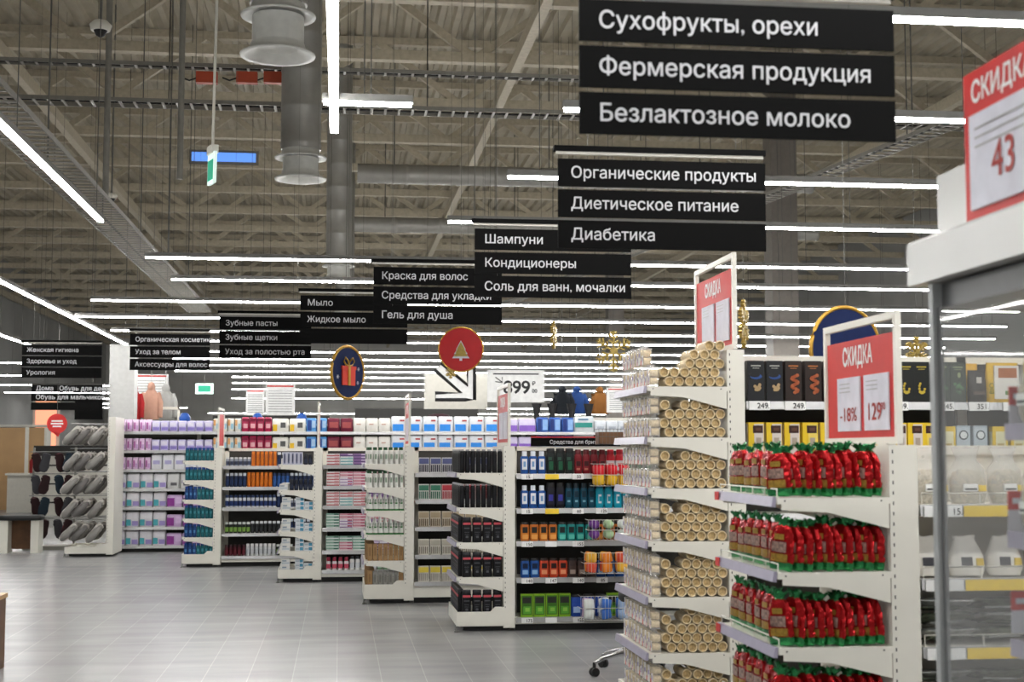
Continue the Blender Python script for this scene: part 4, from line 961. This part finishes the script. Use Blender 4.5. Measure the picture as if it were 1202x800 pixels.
# ------------------------------------------------------------------ beyond the tall unit: posters and clothes
def poster(label, px0, py0, px1, py1, Y, kind, name='hanging_poster_sign'):
    a, b = at(px0, py0, Y), at(px1, py1, Y); w, h = b.x-a.x, a.z-b.z
    t = thing(name, label, 'poster', (a.x, Y, b.z), 'hanging posters beyond the tall unit')
    MB().box(0, w, -.01, .01, 0, h, 'light_metal' if kind == 'grey' else 'tag').build('board', t)
    if kind == '899':
        for s, hh, x, z in (('899', h*.40, w*.28, h*.28), ('₽', h*.12, w*.78, h*.53), ('00', h*.12, w*.78, h*.3)):
            tx = text_mb(s, hh, 'ink', bold=.045, maxw=w*.47 if s == '899' else None); tx.xf(Matrix.Translation((x, -.0105, z))); tx.build('lettering', t)
        MB().box(w*.1, w*.9, -.012, -.0101, h*.86, h*.9, 'ink').build('top_line', t)
        MB().tube([(w*.14, -.012, h*.78), (w*.26, -.012, h*.62)], .008, 'ink', 5).tube([(w*.26, -.012, h*.78), (w*.26, -.012, h*.61), (w*.14, -.012, h*.64)], .008, 'ink', 5).build('arrow_mark', t)
    if kind == 'arrow':
        o = [(0, 1), (.0, 0)]
    if kind == 'lines':
        l = MB()
        for i in range(9): l.box(w*.1, w*.9, -.012, -.0101, h*(.1+.085*i), h*(.1+.085*i)+.015, 'rail_silver')
        l.box(w*.05, w*.95, -.0125, -.0101, h*.92, h*.97, 'red'); l.build('printed_lines', t)
    MB().tube([(.05, 0, h), (.05, 0, 9.03-b.z)], .004, 'wire', 5).tube([(w-.05, 0, h), (w-.05, 0, 9.03-b.z)], .004, 'wire', 5).build('hanging_wire', t)
    return t
poster('white price poster reading 899 behind the edge-on discount sign', 572, 434, 639, 472, 24.5, '899')
poster('pale grey board poster in front of the arrow', 498, 438, 572, 480, 26, 'grey')
poster('larger white sheet poster with printed lines', 312, 451, 346, 487, 25, 'lines')
poster('smaller white sheet poster with printed lines', 289, 457, 310, 487, 25.4, 'lines')
poster('white sheet poster behind the hooded clothes', 158, 439, 197, 476, 27, 'lines')
poster('white price poster half hidden by the wafer stand', 712, 455, 745, 484, 24.5, 'lines')
def big_arrow():
    Y = 24.3; P_ = [(547, 469), (511, 469), (511, 461), (541, 461), (510, 434), (518, 426), (549, 452), (548, 425), (557, 425), (557, 469)]
    c = at(534, 470, Y); pts = [at(x, y, Y) for x, y in P_]; t = thing('hanging_arrow_sign', 'big white arrow with black outline pointing down', 'sign', c)
    cx = sum(p.x for p in pts)/10; cz = sum(p.z for p in pts)/10
    pl = [(p.x-c.x, p.z-c.z) for p in pts]
    MB().prism(pl, 'y', -.01, .0, 'tag').build('arrow_face', t)
    MB().tube([(x, -.012, z) for x, z in pl], .034, 'ink', 6, True).build('black_outline', t)
    MB().tube([(pl[6][0], 0, pl[6][1]), (pl[6][0], 0, 9.03-c.z)], .003, 'wire', 5).build('hanging_wire', t)
big_arrow()
def hoodie(label, px, py, Y, w, h, col):
    q = at(px, py, Y); t = thing('hanging_hoodie', label, 'hoodie', q, 'clothes hung beyond the tall unit'); m = C(col, .9, bump=.3)
    MB().loft([(0, w*.5, .1, 2.5), (h*.3, w*.48, .11, 2.5), (h*.62, w*.5, .1, 2.5), (h*.76, w*.3, .09, 2.2), (h*.82, w*.2, .09, 2.2)], m, 16).build('body', t)
    MB().loft([(h*.78, w*.2, .1, 2.2), (h*.88, w*.24, .13, 2.2), (h*.97, w*.16, .1, 2.2), (h, w*.05, .04, 2.2)], m, 14).build('hood', t)
    for s in (-1, 1): MB().tube([(s*w*.36, 0, h*.7), (s*w*.56, -.02, h*.45), (s*w*.58, -.04, h*.05)], [.06, .055, .045], m, 10).build('sleeve', t)
    MB().tube([(0, 0, h), (0, 0, h+.12), (0, 0, 9.03-q.z)], .004, 'steel', 5).build('hanger_hook', t)
hoodie('red garment hanging behind the tall unit', 158, 492, 25.3, .2, .62, '9a1f22')
hoodie('beige hooded garment hanging behind the tall unit', 177, 492, 25.7, .28, .66, 'b98f7c')
hoodie('pale grey hooded garment hanging behind the tall unit', 194, 492, 26.1, .3, .64, 'a9a9a6')
q = at(150, 480, 25.8); t = thing('clothes_rail_stand', 'white clothes rail stand with garments hanging', 'clothes rail', (q.x, 25.9, 0))
MB().box(0, .04, -.02, .02, 0, 2.35, 'white_metal').box(.85, .89, -.02, .02, 0, 2.35, 'white_metal').box(0, .89, -.02, .02, 2.3, 2.35, 'white_metal').box(-.02, .91, -.25, .25, 0, .04, 'white_metal').build('rail_frame', t)

mat('header_dark', '2c2b29', .7)
def back_shelf(label, x0, x1, Y, H, head=None, cols=()):
    t = thing('far_shelf_unit', label, 'shelf unit', (x0, Y, 0), 'far shelf units')
    MB().box(0, x1-x0, 0, .5, 0, H, 'light_metal').build('body', t)
    if head: MB().box(0, x1-x0, -.03, .0, H-.25, H, head).build('header_band', t)
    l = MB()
    for k in range(4): l.box(.05, x1-x0-.05, -.01, 0, .3+.45*k, .34+.45*k, 'dark_back')  # shade under the shelves painted as dark strips on the solid body
    l.build('painted_shelf_shade', t)
back_shelf('far low shelf unit with dark header, under the white sheet posters', -2.6, -.2, 30, 2.3, 'header_dark')
back_shelf('far shelf unit with dark header, under the dark blue gift disc', .35, 3.2, 33, 2.55, 'header_dark')
back_shelf('far pale shelf unit behind the price poster', 3.6, 9, 31, 2.3)
back_shelf('far dark shelf unit by the shoe department', -7.4, -3.5, 36, 1.7, 'header_dark')
for i, px in enumerate((216, 302, 354)):
    q = at(px, 486, 22.95+.1); o = MB().loft([(0, .06, .06, 2), (.03, .085, .085, 2), (.09, .09, .09, 2), (.15, .06, .06, 2), (.17, .03, .03, 2)], C('1f4f9e', .3), 16).build('blue_pot', None, (q.x, 22.95+.12, 2.061)); 
    tag(o, '%s blue pot on top of the tall unit counting from the slippers' % ORD[i], 'pot', 'blue pots on the tall unit'); o.location = (q.x, 22.75+.42, 2.001)
# hats and tall dark boots behind the top of the tall unit
for i, (px, w) in enumerate(((515, .2),)):
    q = at(px, 481, 23.17); tag(MB().loft([(0, w*.9, .14, 2.4), (.1, w, .15, 2.4), (.15, w*.8, .13, 2.3), (.17, w*.4, .07, 2.2)], C('351a22', .8), 18).build('dark_bundle', None, (q.x, 23.17, 2.001)), 'dark maroon rounded bundle on top of the tall unit below the arrow', 'bundle')
for i, px in enumerate((630, 648, 671, 691)):
    q = at(px, 480, 23.17); b = MB().loft([(0, .05, .09, 2.2), (.05, .045, .06, 2.2), (.2, .05, .05, 2.2), (.34, .085, .05, 2.4)], C('1c1b1c', .6), 14)
    tag(b.build('dark_vase', None, (q.x, 23.17, 2.001)), '%s dark flared vase on the tall unit counting from the price poster' % ORD[i], 'vase', 'dark flared vases on the tall unit')
for i, (px, c, n) in enumerate(((660, '1e2228', 'black'), (677, '2a4a86', 'blue'), (704, '8a5a2a', 'brown'))):
    q = at(px, 482, 24.6); hoodie('%s garment hanging behind the dark vases' % n, px, 486, 24.8+.35*i, .3, .5, c)
# shoe department glow and red goods
t = thing('lit_shop_panel', 'glowing pink shop panel beyond the wooden booth', 'lit panel', (-10.9, 46, 0))
a, b = at(42, 470, 46), at(64, 545, 46); MB().box(a.x+10.9, b.x+10.9, 0, .1, b.z, a.z, 'shop_glow').build('light_panel', t); MB().box(a.x+10.8, b.x+11, .1, .2, 0, a.z+.1, 'light_metal').build('panel_frame', t)
for i in range(4):
    q = at(42+i*9, 560, 38.2); o = MB().loft([(0, .16, .1, 3), (.3, .17, .11, 3), (.42, .1, .07, 3)], C(['8a1f22', '3a2a2e', '9a2a2a', '22262e'][i], .7), 14)
    stp = MB().tube([(-.08, 0, .38), (-.05, 0, .5), (.05, 0, .5), (.08, 0, .38)], .012, C('22262e', .7), 6)
    oo = o.build('backpack', None, (q.x, q.y, 1.0)); tag(oo, '%s far backpack on the counter beyond the wooden booth' % ORD[i], 'backpack', 'far backpacks'); stp.build('strap', oo)
tag(MB().box(0, 2.6, 0, .6, 0, .95, 'light_metal').box(-.05, 2.65, -.05, .65, .95, 1.0, 'white_metal').build('far_counter', None, (at(38, 560, 38).x-.6, 37.9, 0)), 'white far counter carrying the backpacks', 'counter')
q = at(240, 456, 33); t = thing('exit_sign', 'small far green exit sign above the hygiene unit', 'exit sign', q)
MB().box(-.2, .2, -.02, .02, -.12, .12, 'white_glow').build('sign_plate', t); MB().box(-.14, .14, -.025, -.0205, -.07, .07, 'exit_green').build('green_pictogram', t); MB().tube([(0, 0, .12), (0, 0, 9.03-q.z)], .006, 'wire', 5).build('hanging_wire', t)

# ------------------------------------------------------------------ tall boxes and yellow boxes on the wafer unit
gx0 = gx('wafer')+.03; yy = 7.82+.04
def tall(cols, kind, w=.095, h=.235):
    b, parts = carton(w, .06, h, C(cols[0], .45), [(C(cols[1], .45), -.46, .46, .02, .98), (C(cols[2]), -.3, .3, .86, .89), (C(cols[2]), -.2, .2, .81, .825)])
    l = parts[0][1]; y = -.0335; rnd = random.Random(kind)
    if kind == 0:                                  # a blue moon over a heap of nuts
        l.disc((0, .145, y), 'y', .016, .002, C(cols[3]), 20, rx=.034).disc((-.008, .153, y-.0012), 'y', .013, .002, C(cols[1]), 20, rx=.03)
        for k in range(9): l.disc((rnd.uniform(-.02, .024), rnd.uniform(.06, .098), y-.0003*k), 'y', .009, .002, C(cols[4]), 10)
    elif kind == 1:
        for k in range(16): l.disc((.018*math.sin(k*.9)+.006, .055+.0065*k, y-.0003*k), 'y', .010, .002, C(cols[3] if k % 3 else cols[4]), 10)
    elif kind == 2:
        for k in range(8): l.disc((.016*math.cos(k*.55+2.2), .085+.03*math.sin(k*.55+2.2), y-.0003*k), 'y', .007, .002, C(cols[4]), 10)
        l.disc((0, .06, y), 'y', .007, .002, C(cols[4]), 12, rx=.02)
    else:
        for k in range(12): l.disc((rnd.uniform(-.022, .022), rnd.uniform(.05, .12), y-.0003*k), 'y', .009, .002, C(cols[4] if k % 2 else cols[3]), 10)
        l.disc((.004, .16, y), 'y', .016, .002, C(cols[2]), 16, rx=.01)
    return Proto('tall_box', 'box', b, parts)
TBX = [tall(('17181b', '1a1b1f', 'a8a8a0', '2a4a86', 'b59a70'), 0), tall(('221a18', '2a1d18', 'b06a30', '9a4a24', 'a85a34'), 1), tall(('141614', '181a18', 'b0a038', '22261e', 'c0a83a'), 2), tall(('27302a', '2c362c', '8f9a70', '3f5a40', '4f7a50'), 3)]
BIO = Proto('yellow_pouch', 'pouch', *pouch(.2, .07, .235, C('d9b02a', .35), [(C('dcd8d0'), -.32, .42, .1, .92), (C('a8643a'), -.2, .36, .62, .86), (C('55803a'), .0, .2, .2, .3)], seed=5))
DKP = Proto('dark_pouch', 'pouch', *pouch(.11, .06, .19, C('2a2522', .4), [(C('c8c4bc'), -.12, .14, .6, .78), (C('5a4a40'), -.3, .3, .25, .35)], seed=6))
YST = Proto('yellow_pouch', 'pouch', *pouch(.1, .06, .235, C('d6a51f', .35), [(C('e0c050'), -.3, .3, .3, .7)], seed=8))
def placeY(p, px, label, y, z, g): return p.put((at(px, 480, y).x, y, z+.001), label, g)
Zt = 1.83; G = 'boxes on the tall unit behind the red bag stand'
for i, (k, px) in enumerate(((0, 886), (0, 908), (1, 930), (1, 953), (1, 976), (0, 999), (2, 1022), (2, 1045), (2, 1062), (2, 1080), (3, 1104), (3, 1123))):
    placeY(TBX[k], px, nth(['blue-moon black tall box', 'orange-print brown tall box', 'gold-print black tall box', 'dark green tall box'][k]+' from the upright', 'upper shelf behind red bag stand'), yy, Zt, G)
placeY(YST, 1139, 'plain yellow pouch standing behind the dark pouch on the upper shelf', yy+.09, Zt, G)
placeY(DKP, 1147, 'dark pouch with round pale badge on the upper shelf', yy-.01, Zt, G)
bo = placeY(BIO, 1177, 'yellow pouch with white nut picture on the upper shelf, nearer the dark pouch', yy, Zt, G)
tx = text_mb('BIO', .03, C('3f6a2a')); tx.xf(Matrix.Translation((-.07, -.042, .05)) @ Matrix.Rotation(-math.pi/2, 4, 'Y')); tx.build('lettering', bo)
for i in range(3): placeY(BIO, 1221+i*44, nth('yellow pouch with white nut picture', 'on the upper shelf beside the glass case'), yy, Zt, G)
YB = [Proto('yellow_box', 'box', *carton(.09, .05, .215, C('e0bd28'), [(C(c1), -.14, .46, .04, .96), (C('3a201a'), -.22, .42, .72, .92), (C('5a3a2c'), -.05, .3, .78, .86), (C('a89a8c'), -.02, .3, .34, .6), (C('7fa03a'), .1, .34, .1, .2)])) for c1 in ('d2c8c0', 'e0c860')]
for p_ in YB:
    tb_ = text_mb('BIO', .026, C('3f7a2a'), bold=.04); tb_.xf(Matrix.Translation((-.016, -.03, .02)) @ Matrix.Rotation(-math.pi/2, 4, 'Y')); p_.parts.append(('lettering', tb_.mesh('lettering')))
GR = Proto('grey_blue_box', 'box', *carton(.082, .05, .2, C('a3b0b8'), [(C('b4c0c6'), -.44, .44, .05, .95)]))
_d = MB(); _d.disc((0, .145, -.027), 'y', .028, .003, C('4a545a'), 20).disc((0, .145, -.0285), 'y', .02, .003, C('d8dcdc'), 20); GR.parts.append(('round_badge', _d.mesh('round_badge')))
YP = Proto('yellow_box', 'box', *carton(.09, .05, .195, C('d9b830'), [(C('d8d4b0'), -.3, .36, .1, .85), (C('b09a5a'), -.2, .25, .2, .5)]))
for i, px in enumerate((886, 907, 928, 949, 970, 991, 1012, 1033, 1053, 1072)):
    placeY(YB[0 if i != 3 else 1], px, nth('yellow box with biscuit picture from the upright', 'lower shelf behind red bag stand'), yy, 1.5, G)
placeY(YB[1], 1088, 'yellow box with dark picture near the grey post, lower shelf', yy, 1.5, G)
placeY(YP, 1110, 'yellow and cream box beside the grey-blue boxes, lower shelf', yy, 1.5, G)
placeY(GR, 1128, 'grey-blue box with round badge, closer to the grey post', yy, 1.5, G); placeY(GR, 1148, 'grey-blue box with round badge, closer to the red shelf flags', yy, 1.5, G)
for i in range(6): placeY(YP, 1171+i*21, nth('yellow and cream box', 'beyond the grey-blue boxes, lower shelf'), yy, 1.5, G)
for i, (px, s, y) in enumerate(((889, '249.', 0), (931, '249.', 0), (1052, '249.', 0), (1106, '245.', 0), (1147, '351.', 0), (1187, '', 0))):
    price_tag(g_waf, at(px-10, 470, 7.8).x-gx('wafer'), Zt, s or None, .12, False, .05)

# ------------------------------------------------------------------ clear bags on the unit behind the glass
mat('clear_bag', 'f0efea', .2, alpha=.3, var=.15, scale=30, bump=.4); mat('grain', 'd6cab2', .7, var=.3, scale=120); mat('greens', '6c7560', .7, var=.35, scale=40, bump=.5); mat('silver_bag', 'b4b6b2', .3, .4, var=.3, scale=30, bump=.5)
mat('gold_bag', 'b98a2c', .3, .55, var=.25, scale=30, bump=.5)
def lump(prof, m, seed, n=18):
    rnd = random.Random(seed); rs = []
    for z, rx, ry in prof:
        rs.append([(rx*math.copysign(abs(math.cos(a))**.8, math.cos(a))*(1+rnd.uniform(-.06, .06)), ry*math.copysign(abs(math.sin(a))**.8, math.sin(a))*(1+rnd.uniform(-.12, .12)), max(0, z+(rnd.uniform(-.006, .006) if z > .01 else 0))) for a in [2*math.pi*(i+.5)/n for i in range(n)]])
    return MB().rings(rs, m)
def clear_bag(seed):
    b = lump([(.002, .06, .027), (.03, .072, .034), (.09, .074, .034), (.13, .06, .024), (.14, .03, .01)], M('grain'), seed+1)
    f = lump([(0, .066, .03), (.03, .077, .037), (.09, .08, .038), (.14, .074, .03), (.175, .05, .016), (.195, .042, .01), (.235, .062, .005)], M('clear_bag'), seed); l = MB().box(-.03, .03, -.046, -.036, .05, .08, 'tag').box(.035, .065, -.046, -.036, .05, .075, 'tag_yellow').box(-.025, .025, -.0475, -.046, .055, .062, 'ink')
    return Proto('clear_food_bag', 'food bag', b, [('clear_film', f), ('label_sticker', l)])
cb = [clear_bag(s) for s in (11, 22)]
gold = Proto('golden_food_bag', 'food bag', *pouch(.14, .07, .21, M('gold_bag'), [(C('c9b46a'), -.3, .3, .3, .6)], seed=31))
gold.parts.append(('top_seal', MB().box(-.06, .06, -.004, .004, .2, .215, 'gold_bag').mesh('top_seal')))
wb = Proto('white_food_bag', 'food bag', lump([(0, .066, .034), (.03, .078, .042), (.08, .076, .04), (.12, .06, .026), (.15, .045, .012), (.165, .05, .005)], C('e6e2da', .3), 41), [('label_sticker', MB().box(-.035, .012, -.0455, -.036, .04, .075, C('3a3a40')).box(.03, .06, -.0455, -.034, .04, .07, C('e0bf3a')))])
gb = Proto('greens_bag', 'greens bag', *pouch(.24, .05, .17, M('greens'), [(C('c6c8c2', .3), -.3, .3, .3, .6)], seed=51))
gs = Proto('silver_greens_bag', 'greens bag', *pouch(.24, .05, .17, M('silver_bag'), [(M('greens'), -.35, .3, .2, .7)], seed=52))
rl = [1.33, 1.03, .755, .46, .14]; gxr = gx('red'); G = 'food bags on the unit behind the glass'; yr = 5.62+.09
x = gxr+.09
for i in range(12):
    p, ds = (cb[i % 2], 'clear grain bag') if i < 3 or i > 5 else (gold, 'golden food bag'); p.put((x, yr, rl[0]+.004), nth(ds+' from the white upright', 'top shelf behind the grey post'), G, (math.radians(-4), 0, math.radians(random.uniform(-6, 6)))); x += .168
x = gxr+.08
for i in range(12):
    p, ds = (wb, 'white food bag') if i < 3 or i > 5 else (gold, 'golden food bag'); p.put((x, yr, rl[1]+.005), nth(ds+' from the white upright', 'second shelf behind the grey post'), G, (math.radians(-8), 0, math.radians(random.uniform(-6, 6)))); x += .165
for li in (2, 3):
    for i in range(6):
        for r in range(3):
            k = random.Random(li*50+i*7+r); p, ds = (gb, 'limp green bag') if (i+r) % 2 else (gs, 'silvery bag')
            p.put((gxr+.15+i*.25, yr+.13+k.uniform(-.02, .02), rl[li]+.03+.06*r), nth(ds+' from the white upright,', '%s layer, %s shelf behind the grey post' % (['lower', 'middle', 'upper'][r], LEVEL[li])), 'limp bags lying on the unit behind the glass', (math.radians(78), math.radians(k.uniform(-4, 4)), math.radians(k.uniform(-8, 8))), (1.0, .9, 1.0))
for li in range(4):
    sh = g_red
    MB().box(.19, 1.0, -.0235, -.0205, rl[li]-.045, rl[li], 'tag_yellow').build('yellow_price_strip', sh)
    price_tag(sh, .02, rl[li], None, .08); price_tag(sh, .11, rl[li], '15.' if li == 0 else None, .07)
    w = MB().tube([(.02, .0, rl[li]), (.02, 0, rl[li]+.05), (2.0, 0, rl[li]+.05)], .003, 'white_metal', 6)
    for k in range(8): w.tube([(.02+.25*k, 0, rl[li]), (.02+.25*k, 0, rl[li]+.05)], .0025, 'white_metal', 5)
    w.build('wire_fence', sh)

# ------------------------------------------------------------------ glass cooler at the edge
t = thing('glass_cooler', 'white glass-fronted cooler with grey post, cut by the frame edge', 'cooler', (1.66, 2.2, 0))
L = 1.8
can_ = MB().prism([(0.0, 2.035), (0, 2.155), (.008, 2.165), (.9, 2.165), (.9, 2.035)], 'y', 0, L, 'fridge'); can_.build('canopy', t)
MB().box(.085, .85, .0, L-.03, 2.171, 2.36, 'fridge').build('top_housing', t)
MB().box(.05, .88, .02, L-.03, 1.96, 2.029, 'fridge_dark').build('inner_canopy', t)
MB().box(.02, .05, L-.13, L-.1, .3, 2.029, 'post_grey').build('corner_post', t)
MB().box(.03, .04, .02, L-.13, .35, 1.96, 'pane_glass').build('front_glass', t)
MB().box(.05, .86, L-.118, L-.112, .35, 1.96, 'pane_glass').build('side_glass', t)
MB().box(.86, .9, 0, L-.1, .3, 2.029, 'fridge').build('back_wall', t)
MB().box(0.0, .9, 0, L-.05, 0, .3, 'fridge').build('base', t)
for z in (1.62, 1.34, 1.06, .78):
    s = MB().box(.1, .8, .02, 1.38, z-.02, z, 'fridge').build('shelf', t)
    MB().box(.085, .1, .02, 1.38, z-.04, z+.004, 'rail').build('price_rail', s)
for i, (px, py) in enumerate(((1192, 478), (1191, 600), (1195, 717))):
    q = at(px, py, 3.62); z = [1.62, 1.34, 1.06][i]
    tt = thing('shelf_flag', '%s red and white price flag at the cooler shelf end, counting down' % ORD[i], 'price flag', (q.x, 3.60, q.z), 'red and white price flags')
    MB().box(-.028, .028, -.002, .002, .005, .055, 'red').build('red_top', tt); MB().box(-.028, .028, -.002, .002, -.055, .005, 'paper').build('white_card', tt)
    MB().box(-.016, .018, -.003, -.0021, .022, .036, 'paper').build('printed_mark', tt)
    MB().tube([(.02, 0, 0), (.1, -.01, 0)], .003, 'clear', 5).build('holder_arm', tt)
for i in range(3):
    for k, z in enumerate((1.62, 1.34)):
        cb[0].put((1.80, 3.5-i*.19, z+.001), nth('food bag', 'inside the glass cooler, %s shelf' % ['upper', 'lower'][k]), 'food bags inside the cooler', (0, 0, -math.pi/2))
# discount card standing on the cooler
t = thing('discount_sign', 'big red discount card standing on the cooler', 'discount sign', (1.725, 2.9, 2.172), 'red discount signs on stand tops')
MB().box(-.006, .006, 0, .82, 0, .42, 'red').build('poster', t)
tx = text_mb('СКИДКА', .06, 'tag', 'LEFT', .03); tx.xf(Matrix.Translation((-.0065, .77, .33)) @ ROT_AISLE); tx.build('lettering', t)
c = MB().box(-.014, -.007, .04, .775, .035, .295, 'paper').build('price_card', t)
tx = text_mb('43', .1, 'redink', 'LEFT', .015); tx.xf(Matrix.Translation((-.0145, .64, .10)) @ ROT_AISLE); tx.build('price_digits', c)
ln = MB()
for k in range(3): ln.box(-.0152, -.0141, .45, .74, .25-.025*k, .256-.025*k, 'rail_silver')
ln.build('small_print', c)

# ------------------------------------------------------------------ office chair half hidden behind the wafer stand
t = thing('swivel_stool', 'swivel stool with chrome star base on casters, half hidden behind wafer stand', 'stool', (2.115, 9.97, 0))
for k in range(5):
    a = math.radians(197+72*k); c, s = math.cos(a), math.sin(a)
    MB().tube([(.03*c, .03*s, .15), (.17*c, .17*s, .145), (.29*c, .29*s, .12), (.36*c, .36*s, .09)], [.024, .02, .016, .013], 'chrome', 8).build('leg', t)
    w = MB(); px_, py_ = .36*c, .36*s
    for q in (-.016, .016):
        w.rings([[(px_-s*(q+d)+.03*math.cos(2*math.pi*i/16)*c, py_+c*(q+d)+.03*math.cos(2*math.pi*i/16)*s, .03+.03*math.sin(2*math.pi*i/16)) for i in range(16)] for d in (-.009, .009)], 'rubber')
    w.tube([(px_, py_, .03), (px_, py_, .095)], .012, 'rubber', 8); w.build('caster', t)
MB().tube([(0, 0, .1), (0, 0, .5)], .025, 'chrome', 12).build('gas_column', t)
MB().loft([(.5, .13, .13, 2), (.52, .15, .15, 2), (.56, .15, .15, 2), (.575, .12, .12, 2)], 'rubber', 24).build('seat', t)
